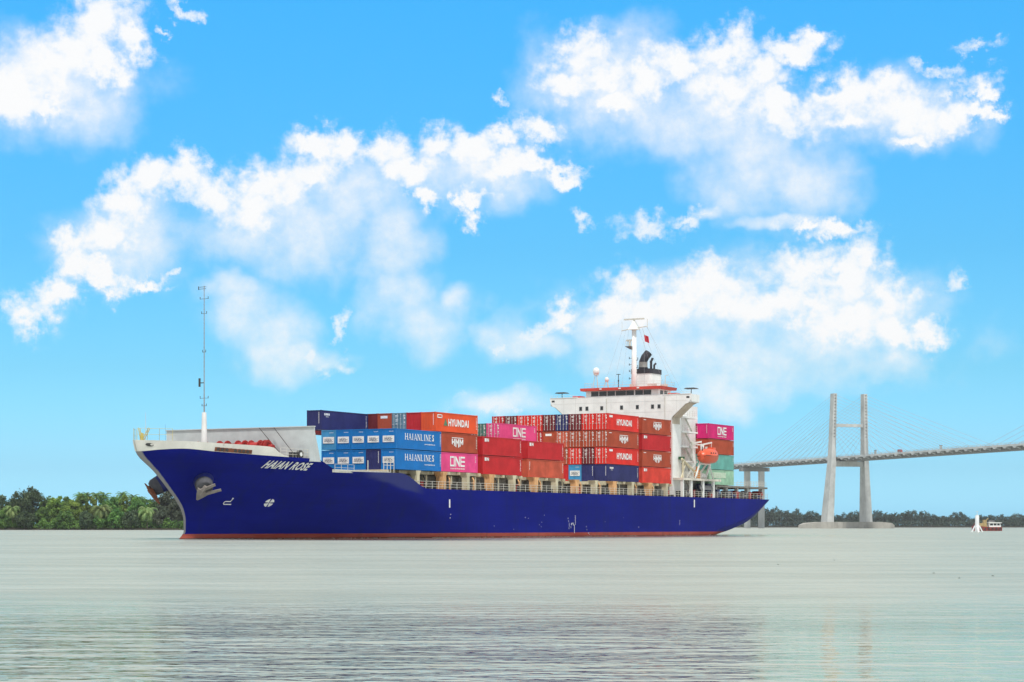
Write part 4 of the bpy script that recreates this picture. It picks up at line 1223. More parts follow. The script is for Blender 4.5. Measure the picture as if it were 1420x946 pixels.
C = {
    'blue': paint('container_blue', srgb(6, 112, 186), .45, .22, .06, .12), 'lightblue': paint('container_light_blue', srgb(62, 140, 190), .5, .2, .1, .15),
    'navy': paint('container_navy', srgb(40, 44, 98), .5, .2, .1, .2), 'orange': paint('container_orange', srgb(226, 84, 42), .5, .2, .06, .12),
    'brown': paint('container_brown', srgb(168, 72, 46), .55, .2, .1, .2), 'pink': paint('container_pink', srgb(226, 74, 136), .5, .2, .08, .12),
    'magenta': paint('container_magenta', srgb(206, 30, 112), .5, .2, .08, .12), 'crimson': paint('container_crimson', srgb(190, 36, 42), .5, .2, .08, .14),
    'red': paint('container_red', srgb(216, 46, 38), .5, .2, .08, .12), 'salmon': paint('container_salmon', srgb(208, 64, 50), .55, .2, .1, .16),
    'rust': paint('container_rust', srgb(190, 84, 60), .6, .25, .12, .2, .06), 'maroon': paint('container_maroon', srgb(112, 34, 40), .55, .2, .1, .2),
    'greygreen': paint('container_grey_green', srgb(72, 112, 104), .55, .2, .1, .2), 'greyblue': paint('container_grey_blue', srgb(104, 132, 142), .55, .2, .1, .2),
    'teal': paint('container_teal', srgb(104, 168, 158), .55, .2, .1, .2), 'pale': paint('container_pale_green', srgb(150, 192, 164), .6, .3, .12, .2),
}
M_SIGN = plain('white_sign', (.80, .81, .80), .5)
M_SIGNINK = plain('sign_ink', (.03, .05, .12), .5)
M_PALEPANEL = plain('pale_repaint', (.52, .66, .50), .6)
M_TRI = plain('green_emblem', (.10, .22, .12), .5)
CG = 'shipping containers stacked on the ship'
ROD = plain('galvanised_rod', (.62, .62, .60), .5)

def container(t0, row, z, col, end, side, label, q0=0.):
    """t0: bow end along the ship; row 1 is the outboard port row; z: underside"""
    y = q0 - 11.25 + HW + 2.5 * (row - 1)
    c = thing('shipping_container', label, 'container', ship_pt(t0 + HL, y, z), ANG, CG)
    m = C[col]
    part('frame', m_frame, m, 'frame', c)
    if end == 'doors':
        part('sides', m_walls_doors, m, 'walls', c)
        for s in (-1, 1):
            d = part(('door', s), m_door(s), m, 'door', c)
            for u in (.28, .86): part(('rod', s, u), m_rod(s, u), ROD, 'locking_rod', d)
        part('marks', m_ends_marks, M_LETTER, 'door_markings', c)
    else:
        part('solid', m_walls_solid, m, 'walls', c)
        if end in ('sign', 'signlow'):
            def sg(mb): mb.box(-HL - .03, -HL + .02, -.93, .93, .92, 1.82)
            so = part('sign', sg, M_SIGN, 'sign_panel', c)
            key = ('signtext',)
            if key not in MESHC:
                f = Flat(); f.text('HAIAN', -.1, .06, 1.15, .46, bold=.02, shear=.3); f.rect(-.75, .75, -.22, -.17); f.poly([(.4, .0), (.8, .12), (.45, -.1)])
                f.text('LINES', .15, -.3, .8, .1)
                MESHC[key] = f.mesh(lambda x, y: (-HL - .034, -x, 1.37 + y), M_SIGNINK)
            link('lettering', MESHC[key], so)
            key = ('endtext',)
            if key not in MESHC:
                f = Flat(); rr = random.Random(2)
                for k in range(5): f.rect(.1 + k * .15, .16 + k * .15, .93, 1.03)
                MESHC[key] = f.mesh(lambda x, y: (-HL + .024, -x, 1.43 + y), M_LETTER)
            link('lettering', MESHC[key], c)
        elif end == 'hmm':
            key = ('endhmm',)
            if key not in MESHC:
                f = Flat(); f.rect(-.7, .5, .62, 1.0)
                MESHC[key] = f.mesh(lambda x, y: (-HL + .024, -x, 1.43 + y), M_LETTER)
            link('lettering', MESHC[key], c)
        elif end == 'strip':
            key = ('endstrip',)
            if key not in MESHC:
                f = Flat()
                for k in range(11): f.rect(.78, .88, -.5 + k * .15, -.41 + k * .15)
                MESHC[key] = f.mesh(lambda x, y: (-HL + .024, -x, 1.43 + y), M_LETTER)
            link('lettering', MESHC[key], c)
    if side:
        key = ('side', side)
        if key not in MESHC: MESHC[key] = design(side).mesh(on_side(0, CH / 2), M_LETTER)
        link('lettering', MESHC[key], c)
    if side == 'boldtri':
        f = Flat(); f.poly([(-3.95, -.5), (-2.75, -.5), (-3.35, .58)])
        link('emblem', f.mesh(on_side(.1, CH / 2), M_TRI, 'emblem'), c)
    if col == 'pale':
        f = Flat(); f.rect(-4.2, 2.2, -.1, .95); link('repainted_patch', f.mesh(on_side(0, CH / 2), M_PALEPANEL, 'repainted_patch'), c)
    return c

P_ = 2.885
Z1 = 9.55; T1 = -2.0
# front bay, two tiers of blue boxes ending in white signs, one navy box on top
container(T1, 1, Z1 + P_, 'blue', 'sign', 'serif', 'bright blue container with white serif lettering on its side, upper of the two', -1.25)
container(T1, 1, Z1, 'blue', 'sign', 'serif', 'bright blue container with white serif lettering on its side, lower of the two', -1.25)
container(T1, 2, Z1, 'navy', 'strip', None, 'navy blue container end in the bottom row between two blue ends with signs', -1.25)
for row, col, txt in ((2, 'blue', 'blue container end with white sign standing on the navy container end'), (3, 'blue', 'blue sign-fronted container end in the upper row, left of the one above the navy end'), (4, 'blue', 'blue sign-fronted container end in the upper row, right of the ribbed lighter blue end'), (5, 'lightblue', 'lighter blue ribbed container end with white sign next to the grey breakwater')):
    container(T1, row, Z1 + P_, col, 'sign', None, txt, -1.25)
for row, txt in ((3, 'blue sign-fronted container end in the bottom row, just left of the navy end'), (4, 'blue sign-fronted container end in the bottom row behind the thin lamp post'), (5, 'blue container end partly hidden by the hull step, bottom row beside the breakwater')):
    container(T1, row, Z1, 'blue', 'sign', None, txt, -1.25)
container(T1, 6, Z1 + 2 * P_, 'navy', 'strip', 'navy', 'long navy blue container lying alone on top of the front bay', -1.25)
# second bay
Z2 = 9.62; T2 = 10.7
container(T2, 1, Z2, 'pink', 'plain', 'one', 'pink container with large white lettering at the bottom beside the blue stack')
container(T2, 1, Z2 + P_, 'brown', 'plain', 'hmm', 'brown container with white shield lettering between pink and orange containers')
container(T2, 1, Z2 + 2 * P_, 'orange', 'strip', 'boldtri', 'bright orange container with white lettering and small green triangle')
container(T2, 2, Z2 + 2 * P_, 'crimson', 'plain', None, 'crimson container end next to the orange container on the top tier')
container(T2, 3, Z2 + 2 * P_, 'greyblue', 'doors', None, 'pale grey blue container doors between a crimson and a brown end')
container(T2, 4, Z2 + 2 * P_, 'brown', 'hmm', None, 'brown container end with small white mark beside the grey blue doors')
container(T2, 5, Z2 + 2 * P_, 'maroon', 'plain', None, 'dark maroon container end just past the navy container on top')
container(T2, 9, Z2 + 2 * P_, 'maroon', 'plain', None, 'dark red sliver of a container left of the navy container on top')
# third bay
Z3 = 9.5; T3 = 24.4
container(T3, 1, Z3, 'crimson', 'plain', 'square', 'crimson container under another crimson one and right of the pink container')
container(T3, 1, Z3 + P_, 'crimson', 'plain', 'square', 'crimson container on another crimson one beside the brown shield container')
# fourth bay
Z4 = 9.35; T4 = 38.6
container(T4, 1, Z4, 'rust', 'plain', 'ticks', 'faded rusty orange container at the bottom under a crimson container')
container(T4, 1, Z4 + P_, 'crimson', 'plain', 'square', 'crimson container standing on the faded rusty orange container')
container(T4, 3, Z4 + 2 * P_, 'pink', 'doors', 'onesmall', 'pink container with doors and white lettering on top behind crimson ones')
container(T4, 4, Z4 + 2 * P_, 'greygreen', 'doors', None, 'grey green container doors between the orange and pink containers')
# fifth bay, nine across
Z5 = 9.3; T5 = 66.9
top = [('red', 'doors', 'bold', 'bright red container with white lettering at the top corner of the widest stack'), ('red', 'doors', None, 'bright red doors on the top tier beside the lettered red container'), ('maroon', 'doors', None, 'maroon doors on the top tier just right of the navy doors'), ('navy', 'doors', None, 'navy blue doors in the top tier between two maroon doors'), ('maroon', 'doors', None, 'maroon doors on the top tier just left of the navy doors'), ('red', 'doors', None, 'bright red doors on the top tier above the right end of the pink container'), ('red', 'doors', None, 'bright red doors on the top tier right above the pink lettering'), ('maroon', 'doors', None, 'dark maroon doors on the top tier second from the stack edge'), ('crimson', 'doors', None, 'crimson doors at the far edge of the top tier')]
for i, (c, e, s, l) in enumerate(top): container(T5, i + 1, Z5 + 3 * P_, c, e, s, l)
for row, c, e, s, l in ((1, 'brown', 'doors', 'hmm', 'brown container with white shield lettering between two red lettered containers'), (2, 'brown', 'doors', None, 'brown doors in third tier beside the shield lettered container'), (3, 'brown', 'doors', None, 'brown doors in third tier straight above red doors and below maroon doors'), (4, 'rust', 'doors', None, 'lighter rusty brown doors below the navy doors'), (5, 'brown', 'hmm', None, 'plain brown container end with small white mark below maroon doors'), (6, 'crimson', 'doors', None, 'narrow strip of crimson doors showing right of the pink container')):
    container(T5, row, Z5 + 2 * P_, c, e, s, l)
for row, c, e, s, l in ((1, 'red', 'doors', 'bold', 'bright red container with white lettering standing on a navy container'), (2, 'maroon', 'doors', None, 'dull maroon doors in second tier between two bright red doors'), (3, 'red', 'doors', None, 'red doors in second tier above the light blue sign container'), (4, 'brown', 'doors', None, 'narrow brown sliver of doors right of the crimson container')):
    container(T5, row, Z5 + P_, c, e, s, l)
for row, c, e, s, l in ((1, 'navy', 'strip', 'navy', 'navy container at the bottom under the red lettered container'), (2, 'navy', 'strip', None, 'navy container end at the bottom between light blue and navy corner'), (3, 'lightblue', 'sign', None, 'light blue container end with white sign alone among navy and red'), (4, 'crimson', 'plain', None, 'red sliver of a container just left of the light blue sign container')):
    container(T5, row, Z5, c, e, s, l)
# sixth bay
Z6 = 9.25; T6 = 80.6
for k, c, s, l in ((0, 'salmon', 'square', 'faded salmon red container at the bottom beside the white house'), (1, 'brown', 'hmm', 'brown shield lettered container standing on the faded salmon container'), (2, 'crimson', 'square', 'crimson container between two brown shield lettered containers'), (3, 'brown', 'hmm', 'brown shield lettered container topmost beside the white house')):
    container(T6, 1, Z6 + k * P_, c, 'plain', s, l)
# aft bay
Z7 = 9.48; T7 = 109.6
for k, c, s, l in ((0, 'pale', 'plain', 'pale green container at the bottom of the stern stack'), (1, 'teal', 'plain', 'teal green container in the stern stack beside the lifeboat'), (2, 'brown', 'plain', 'brown container in the stern stack under the magenta one'), (3, 'magenta', 'onesmall', 'magenta container with white lettering on top of the stern stack')):
    container(T7, 1, Z7 + k * P_, c, 'strip' if k == 3 else 'plain', s, l)
container(T7, 2, Z7 + 3 * P_, 'maroon', 'doors', None, 'maroon doors beside the magenta container at the stern')
container(T7, 2, Z7 + 2 * P_, 'brown', 'doors', None, 'dark brown doors below maroon doors behind the side decks')

# ------------------------------------------------------------------ cable-stayed bridge
BD = Vector((.302, -.9533, 0)); BPERP = Vector((.9533, .302, 0)); B0 = Vector((243.5, 1460, 0))
BANG = math.atan2(BD.y, BD.x)
bridge = thing('cable_stayed_bridge', 'grey concrete cable stayed bridge crossing high above the river', 'bridge', B0, BANG)
# bridge frame: x along the deck towards the near shore, y to its left hand = away from the camera (+) / towards it (-)
M_CONC = concrete('pylon_concrete', (.56, .575, .56), .4)
M_CONC2 = concrete('deck_concrete', (.25, .25, .245), .4)
M_CAP = concrete('pile_cap_concrete', (.42, .40, .36), .7)
M_FASCIA = concrete('edge_beam_white', (.62, .64, .64), .2)
M_CABLE = plain('stay_cable_sheath', (.50, .47, .45), .6)
DECKZ = 51.4

def leg_ring(s, w, a, b, z): return [(s - b / 2, w - a / 2, z), (s + b / 2, w - a / 2, z), (s + b / 2, w + a / 2, z), (s - b / 2, w + a / 2, z)]
def legw(sd, z):
    if sd < 0: return -np.interp(z, [4, 49, 97], [17.2, 13.6, 12.0])
    return np.interp(z, [4, 49, 97], [13.8, 12.6, 12.2])
def pylon(s0):
    o = MB(); o.box(s0 - 1.2, s0 + 1.2, legw(-1, 74) + 1, legw(1, 74) - 1, 73.2, 75.4)
    py = o.build('pylon_cross_beam', M_CONC, bridge)
    mb = MB(); mb.box(s0 - 2.2, s0 + 2.2, legw(-1, 47) + 1, legw(1, 47) - 1, 44.6, 48.3); mb.build('pylon_cross_beam', M_CONC, bridge)
    for sd in (-1, 1):
        mb = MB(); rings = []
        for z, a, b in ((4.2, 5.2, 10.5), (20, 4.6, 9.2), (36, 4.0, 7.8), (49, 3.6, 6.6), (60, 3.0, 6.1), (97.2, 2.5, 5.6)):
            rings.append(leg_ring(s0, legw(sd, z), a, b, z))
        for r in rings: mb.v += r
        for i in range(len(rings) - 1):
            for k in range(4): mb.f.append((i * 4 + k, i * 4 + (k + 1) % 4, i * 4 + 4 + (k + 1) % 4, i * 4 + 4 + k))
        mb.f.append((3, 2, 1, 0)); m = 4 * (len(rings) - 1); mb.f.append((m, m + 1, m + 2, m + 3))
        leg = mb.build('pylon_leg', M_CONC, bridge)
        mb = MB()
        for z in np.linspace(66, 96, 14): mb.box(s0 - 3.15, s0 + 3.15, legw(sd, z) - .5, legw(sd, z) + .5, z - .35, z + .35)
        mb.build('cable_anchor', M_CONC2, leg)
    # pile cap shaped like a boat, ends lower than the middle
    mb = MB(); out = [(-40, 0), (-33, -7), (-22, -9), (22, -9), (31, -7), (37, 0), (31, 7), (22, 9), (-22, 9), (-33, 7)]
    topz = lambda y: 4.6 if abs(y + 1) < 25 else (3.9 if abs(y + 1) < 33 else 2.3)
    mb.prism(out, lambda p: (s0 + p[1], p[0], -1.0), lambda p: (s0 + p[1], p[0], topz(p[0])))
    mb.build('pile_cap', M_CAP, bridge)
pylon(0); pylon(392)
S0, S1 = -330, 560
mb = MB()
mb.box(S0, S1, -6.5, 6.5, DECKZ - 3.0, DECKZ - .32); mb.box(S0, S1, -10.4, 10.4, DECKZ - .3, DECKZ)
mb.build('deck_girder', M_CONC2, bridge)
mb = MB()
for y0, y1 in ((-10.75, -10.4), (10.4, 10.75)): mb.box(S0, S1, y0, y1, DECKZ - 1.0, DECKZ + .3)
edge = mb.build('edge_beam', M_FASCIA, bridge)
mb = MB()
for y in (-10.6, 10.6):
    for z in (.75, 1.25): mb.box(S0, S1, y - .06, y + .06, DECKZ + z - .07, DECKZ + z + .07)
    for k in range(int((S1 - S0) / 5)): mb.box(S0 + k * 5 - .07, S0 + k * 5 + .07, y - .07, y + .07, DECKZ + .3, DECKZ + 1.3)
mb.build('parapet_rail', M_FASCIA, edge)
k = 0; s = S0 + 6
while s < S1 and k < 98:
    mb = MB()
    for sg in (-1, 1):
        # floor-beam end: deep at the girder, slim at the edge
        mb.prism([(sg * 6.5, DECKZ - 2.7), (sg * 10.4, DECKZ - 1.05), (sg * 10.4, DECKZ - .34), (sg * 6.5, DECKZ - .34)], lambda p: (s - .5, p[0], p[1]), lambda p: (s + .5, p[0], p[1]))
        mb.prism([(sg * 10.42, DECKZ - 1.0), (sg * 10.42, DECKZ - 2.2)], lambda p: (s - 2.2 if p[1] > DECKZ - 1.5 else s - .9, p[0], p[1]), lambda p: (s + 2.2 if p[1] > DECKZ - 1.5 else s + .9, p[0] + sg * .3, p[1])) if False else None
        a, b = sorted((sg * 10.1, sg * 10.72))
        mb.hexa([(s - .8, a, DECKZ - 2.1), (s + .8, a, DECKZ - 2.1), (s + .8, b, DECKZ - 2.1), (s - .8, b, DECKZ - 2.1)], [(s - 2.4, a, DECKZ - 1.01), (s + 2.4, a, DECKZ - 1.01), (s + 2.4, b, DECKZ - 1.01), (s - 2.4, b, DECKZ - 1.01)])
    mb.build('floor_beam', M_FASCIA, bridge, fix=True)
    s += 11.5; k += 1
def cables(s0, dirs, nmain):
    for sd in (-1, 1):
        for dr, step in dirs:
            for i in range(nmain):
                z = 67 + (96 - 67) * i / (nmain - 1)
                x = s0 + dr * (18 + step * i)
                mb = MB(); mb.tube([(s0 + dr * 2.9, legw(sd, z), z), (x, sd * 10.5, DECKZ + .2)], .085, 5)
                mb.build('stay_cable', M_CABLE, bridge)
cables(0, ((1, 13.0), (-1, 10.8)), 14)
cables(392, ((-1, 13.0),), 14)
def pier(s):
    mb = MB(); mb.box(s - 2.2, s + 2.2, -12.4, 12.4, DECKZ - 6.0, DECKZ - 3.05); pc = mb.build('pier_cap', M_CONC2, bridge)
    for w in (-6.2, 6.2):
        mb = MB(); mb.box(s - 1.7, s + 1.7, w - 2.05, w + 2.05, -1, DECKZ - 6.0); mb.build('pier_column', M_CONC, bridge)
pier(-164); pier(-236)
def bpt(s, w, z): return B0 + BD * s + BPERP * w + Vector((0, 0, z))
for s, w, l in ((60, -10.2, 'small pale service cabinet on the bridge parapet right of the pylon'), (150, -10.2, 'small pale service cabinet on the bridge parapet where the cables meet')):
    g = thing('service_cabinet', l, 'cabinet', bpt(s, w, DECKZ + .01), BANG, 'service cabinets on the bridge')
    mb = MB(); mb.box(-1.5, 1.5, -.15, .15, 0, 2.6); mb.build('cabinet_body', M_GREY, g)
    mb = MB(); mb.box(-1.8, 1.8, -.25, .25, 2.6, 2.9); mb.build('lid', M_GREYDIRT, g)
tk = thing('truck', 'tiny red truck driving on the bridge deck', 'truck', bpt(92, -8.6, DECKZ + .02), BANG)
tk.scale = (.62, .62, .62)
mb = MB(); mb.box(-3.4, 2.0, -1.2, 1.2, .9, 3.5); mb.build('cargo_box', M_RED, tk)
mb = MB(); mb.hexa([(2.1, -1.15, .6), (4.1, -1.15, .6), (4.1, 1.15, .6), (2.1, 1.15, .6)], [(2.1, -1.1, 2.9), (3.7, -1.1, 2.9), (3.7, 1.1, 2.9), (2.1, 1.1, 2.9)]); mb.build('cab', M_RED, tk)
for x in (-2.4, -1.2, 3.0):
    for y in (-1.0, 1.0):
        mb = MB(); mb.tube([(x, y - .15, .5), (x, y + .15, .5)], .5, 10); mb.build('wheel', M_DARK, tk)

# ------------------------------------------------------------------ beacon and work boat
def at(px, Z, z=0.): return Vector(((px - 710) / 2800. * Z, Z, z))
bc = thing('navigation_beacon', 'white navigation beacon with splayed legs standing in the river', 'beacon', at(1355, 560), R(12))
M_BEACON = paint('beacon_white', (.80, .82, .82), .4, .4, .05, .08)
mb = MB(); mb.lathe([(.66, -.6), (.66, 1.45), (.58, 1.55), (.54, 4.4), (.50, 4.55), (.50, 4.7)], n=16); o = mb.build('tower', M_BEACON, bc, smooth=True); o.data.set_sharp_from_angle(angle=R(35))
for a in range(4):
    u = a * PI / 2 + R(-12); c, s = math.cos(u), math.sin(u)
    mb = MB(); mb.hexa([(c * 1.45 - s * .2, s * 1.45 + c * .2, -.5), (c * 1.95 - s * .2, s * 1.95 + c * .2, -.5), (c * 1.95 + s * .2, s * 1.95 - c * .2, -.5), (c * 1.45 + s * .2, s * 1.45 - c * .2, -.5)],
                     [(c * .55 - s * .2, s * .55 + c * .2, 1.75), (c * .72 - s * .2, s * .72 + c * .2, 1.85), (c * .72 + s * .2, s * .72 - c * .2, 1.85), (c * .55 + s * .2, s * .55 - c * .2, 1.75)])
    mb.build('leg', M_BEACON, bc)
mb = MB(); mb.tube([(0, 0, 4.7), (0, 0, 5.8)], .05); mb.box(-.4, .4, -.05, .05, 5.6, 5.7); mb.lathe([(.14, 0), (.14, .3)], (0, 0, 4.7), 8); mb.build('lantern', M_GREY, bc)

bt = thing('work_boat', 'red hulled work boat with yellow deck crane and white wheelhouse', 'boat', at(1369, 690), R(6))
bt.scale = (.94, .94, .88)
prof = [(-5.6, .25), (-5.5, 1.0), (-4.2, 1.35), (0, 1.4), (4.6, 1.35), (5.3, 1.0), (5.45, .5)]
mb = MB()
for x, b in prof: mb.v += [(x, -b * .7, -.4), (x, -b, 1.5 if x > -4 else 2.0), (x, b, 1.5 if x > -4 else 2.0), (x, b * .7, -.4)]
for i in range(len(prof) - 1):
    for k in range(4): mb.f.append((i * 4 + k, i * 4 + (k + 1) % 4, i * 4 + 4 + (k + 1) % 4, i * 4 + 4 + k))
mb.f += [(0, 1, 2, 3), tuple(range(len(prof) * 4 - 4, len(prof) * 4))]
M_BOATRED = paint('boat_red', (.26, .055, .05), .6, .3, .2, .4, .2)
mb.build('hull', M_BOATRED, bt, fix=True)
mb = MB(); mb.box(.4, 4.8, -1.0, 1.0, 1.5, 2.1); mb.box(.5, 4.6, -.95, .95, 2.9, 3.3)
for x in (.5, 1.9, 3.2, 4.4): mb.box(x, x + .2, -.95, .95, 2.1, 2.9)
cab = mb.build('wheelhouse', M_WHITE, bt)
mb = MB(); mb.box(.75, 4.35, -.85, .85, 2.12, 2.88); mb.build('window', M_WINDOW, cab)
mb = MB(); mb.hexa([(.2, -1.25, 3.3), (5.2, -1.25, 3.1), (5.2, 1.25, 3.1), (.2, 1.25, 3.3)], [(.3, -1.2, 3.42), (5.0, -1.2, 3.25), (5.0, 1.2, 3.25), (.3, 1.2, 3.42)]); mb.build('roof', M_WHITE, cab)
mb = MB(); mb.box(.4, 2.6, -.8, .8, 3.42, 4.1); mb.build('top_canopy', M_GREYDIRT, cab)
M_YEL = paint('crane_yellow', (.40, .30, .14), .5, .3, .1, .3, .1)
mb = MB(); mb.hexa([(-3.2, -.9, 1.6), (-.3, -.9, 1.6), (-.3, .9, 1.6), (-3.2, .9, 1.6)], [(-2.9, -.8, 3.0), (-.5, -.8, 3.1), (-.5, .8, 3.1), (-2.9, .8, 3.0)]); mb.box(-1.6, -.4, -.6, .6, 3.1, 4.3); mb.bar((-1.8, 0, 3.0), (.4, 0, 4.9), .25, .3); mb.build('deck_crane', M_YEL, bt)
for x in (-4.0, -2.6, -1.2, .2, 1.6, 3.0, 4.4):
    mb = MB(); mb.tube([(x, -1.5, .85), (x, -1.38, .85)], .38, 10); mb.build('tyre_fender', M_DARK, bt)
mb = MB(); mb.rail([(-5.4, -.95, 1.95), (-4.0, -1.3, 1.95)], .8, 2, .7, .04, 4); mb.tube([(-4.8, 0, 2), (-4.8, 0, 3.2)], .08); mb.build('bow_rail', M_BOATRED, bt)

# ------------------------------------------------------------------ banks and vegetation
def bank(name, x0, x1, y0, y1, z, seed):
    """low earth shelf with a ragged waterline"""
    mb = MB(); n = 90; rr = random.Random(seed)
    for i in range(n + 1):
        x = x0 + (x1 - x0) * i / n; w = mnoise.noise((x * .05, seed, 0)) * 2.2
        mb.v += [(x, y0 + w, -.6), (x, y0 + w + .5, z * .7), (x, y0 + w + 4, z), (x, y1, z + 1.5)]
    for i in range(n):
        for j in range(3): a = i * 4 + j; mb.f.append((a, a + 4, a + 5, a + 1))
    return tag(mb.build(name, M_MUD, None), kind='structure')


M_MUD = plain('bank_mud', (.045, .038, .028), .9, .1)
bank('riverbank', -290, -80, 866, 1060, .9, 3.3)
bank('riverbank', 140, 900, 2210, 2700, 1.2, 9.1)


def leaf_material(key, dark, lite, tip, trans=.25):
    n = NT(key)
    geo = n.N.new('ShaderNodeNewGeometry')
    oi = n.N.new('ShaderNodeObjectInfo')
    c = n.mix(geo.outputs['Random Per Island'], dark, lite)
    cl = n.step(n.noise(n.coord((1, 1, 1), rand=True), .38, 3, .5), .40, .66)
    c = n.mix(n.math('MULTIPLY', cl, .75), c, tip)
    hv = n.N.new('ShaderNodeHueSaturation'); n.L.new(c, hv.inputs['Color'])
    n.set(hv.inputs['Value'], n.math('MULTIPLY_ADD', oi.outputs['Random'], .5, .75)); n.set(hv.inputs['Hue'], n.math('MULTIPLY_ADD', oi.outputs['Random'], .03, .487))
    m = n.out(hv.outputs[0], .6, .25)
    tr = n.N.new('ShaderNodeBsdfTranslucent'); n.L.new(hv.outputs[0], tr.inputs[0])
    mx = n.N.new('ShaderNodeMixShader'); mx.inputs[0].default_value = trans
    n.L.new(n.b.outputs[0], mx.inputs[1]); n.L.new(tr.outputs[0], mx.inputs[2])
    n.L.new(mx.outputs[0], n.N['Material Output'].inputs[0])
    return m


LEAF = {
    'dark': leaf_material('leaf_dark', (0.041, 0.076, 0.044), (0.099, 0.155, 0.081), (0.152, 0.211, 0.093)),
    'mid': leaf_material('leaf_mid', (.054, .127, .037), (.143, .270, .068), (.237, .389, .084)),
    'bright': leaf_material('leaf_bright', (0.092, 0.158, 0.034), (0.224, 0.343, 0.066), (0.343, 0.436, 0.092)),
    'olive': leaf_material('leaf_olive', (0.055, 0.074, 0.050), (0.112, 0.139, 0.090), (0.158, 0.178, 0.112)),
    'palm': leaf_material('leaf_palm', (0.092, 0.158, 0.053), (0.224, 0.330, 0.106), (0.356, 0.422, 0.158)),
    'far': leaf_material('leaf_far', (0.034, 0.061, 0.048), (0.074, 0.116, 0.087), (0.112, 0.152, 0.106)),
}
M_BARK = plain('bark', (.10, .08, .06), .9, .1)
M_PALMBARK = plain('palm_bark', (.17, .15, .12), .9, .1)


def leaf_quad(mb, rr, p, s, up=.35):
    n = Vector((rr.gauss(0, 1), rr.gauss(0, 1), rr.gauss(0, 1) + up)).normalized()
    a = n.orthogonal().normalized(); b = n.cross(a)
    t = rr.uniform(0, 2 * PI); u = a * math.cos(t) + b * math.sin(t); w = n.cross(u)
    s1 = s * rr.uniform(.7, 1.3); s2 = s1 * rr.uniform(.4, .7)
    k = n * s1 * .18
    mb.add([p - u * s1, p - w * s2 + k, p + u * s1, p + w * s2 + k], [(0, 1, 2, 3)])


def broad_crown(rr, h, rad, n, leaf, low=.12, dome=.55):
    """leaf clumps gathered on boughs through an uneven crown volume"""
    mb = MB(); cl = []
    for _ in range(int(34 + rad * 6)):
        while True:
            q = Vector((rr.uniform(-1, 1), rr.uniform(-1, 1), rr.uniform(-1, 1)))
            if .12 < q.length < 1: break
        z = low + (1 - low) * (.5 + .5 * q.z)
        wid = rad * (.55 + .45 * math.sqrt(max(0, 1 - ((z - dome) / .6) ** 2))) * (1 if z < dome else math.sqrt(max(.05, 1 - ((z - dome) / (1.02 - dome)) ** 2)))
        cl.append((Vector((q.x * wid, q.y * wid, z * h)), rad * rr.uniform(.16, .34)))
    per = int(n / len(cl))
    for c, r in cl:
        for _ in range(per):
            d = Vector((rr.gauss(0, 1), rr.gauss(0, 1), rr.gauss(0, .75)))
            d = d.normalized() * (rr.random() ** .4)
            leaf_quad(mb, rr, c + d * r, leaf)
    return mb, cl


def broad_tree(px, Z, h, rad, kind, label, n=2600, leaf=.42, seed=0, group='trees on the near wooded bank', dome=.55, low=.10, base=.9, name='broadleaf_tree', cache=None):
    rr = random.Random(seed)
    t = thing(name, label, 'tree', at(px, Z, base), rr.uniform(0, 6.28), group)
    key = (name, seed, kind)
    if cache is not None and key in cache: cm, tm = cache[key]
    else:
        mb, cl = broad_crown(rr, h, rad, n, leaf, low, dome); cm = mb.mesh('crown', LEAF[kind])
        mb = MB(); mb.tube([(0, 0, -1), (rr.uniform(-.2, .2), 0, h * .3), (rr.uniform(-.5, .5), rr.uniform(-.4, .4), h * .62)], [.035 * h * .7, .024 * h * .7, .010 * h], 8)
        for c, r in cl[::3]:
            b = Vector((0, 0, h * rr.uniform(.22, .5))); m = b.lerp(c, .5) + Vector((0, 0, -.04 * h)); mb.tube([b, m, c], [.011 * h, .007 * h, .003 * h], 5)
        tm = mb.mesh('trunk', M_BARK)
        if cache is not None: cache[key] = (cm, tm)
    link('crown', cm, t); link('trunk', tm, t)
    return t


def palm_tree(px, Z, h, L, label, seed, lean=.8, nf=28, base=.9):
    rr = random.Random(seed)
    t = thing('coconut_palm', label, 'palm tree', at(px, Z, base), rr.uniform(0, 6.28), 'palms on the near wooded bank')
    mb = MB(); tip = Vector((lean, lean * .3, h))
    mb.tube([(0, 0, -1), (lean * .15, 0, h * .35), (lean * .55, lean * .15, h * .7), tip], [.26, .2, .17, .15], 8); mb.build('trunk', M_PALMBARK, t)
    mb = MB()
    for i in range(nf):
        a = i * 2.39996 + rr.uniform(-.2, .2); e0 = 1.35 - 1.75 * (i / nf) + rr.uniform(-.12, .12)
        p = tip.copy(); e = e0; seg = 9; ln = L * rr.uniform(.85, 1.1); prev = p
        for k in range(seg):
            d = Vector((math.cos(a) * math.cos(e), math.sin(a) * math.cos(e), math.sin(e)))
            q = prev + d * ln / seg; dr = (.20 + .03 * k) if h < 9 else (.13 + .025 * k)
            side = Vector((-math.sin(a), math.cos(a), 0)); w = L * .24 * (1 - abs((k + .5) / seg - .4) * 1.1)
            for sg in (-1, 1):
                for m in range(3):
                    o = prev.lerp(q, m / 3.); o2 = prev.lerp(q, m / 3. + .34)
                    f1 = o + side * sg * w + d * w * .45 + Vector((0, 0, -w * rr.uniform(.35, .75)))
                    mb.add([o, o2, f1], [(0, 1, 2)])
            prev = q; e -= dr
    mb.build('fronds', LEAF['palm' if h < 9 else 'mid'], t)
    return t


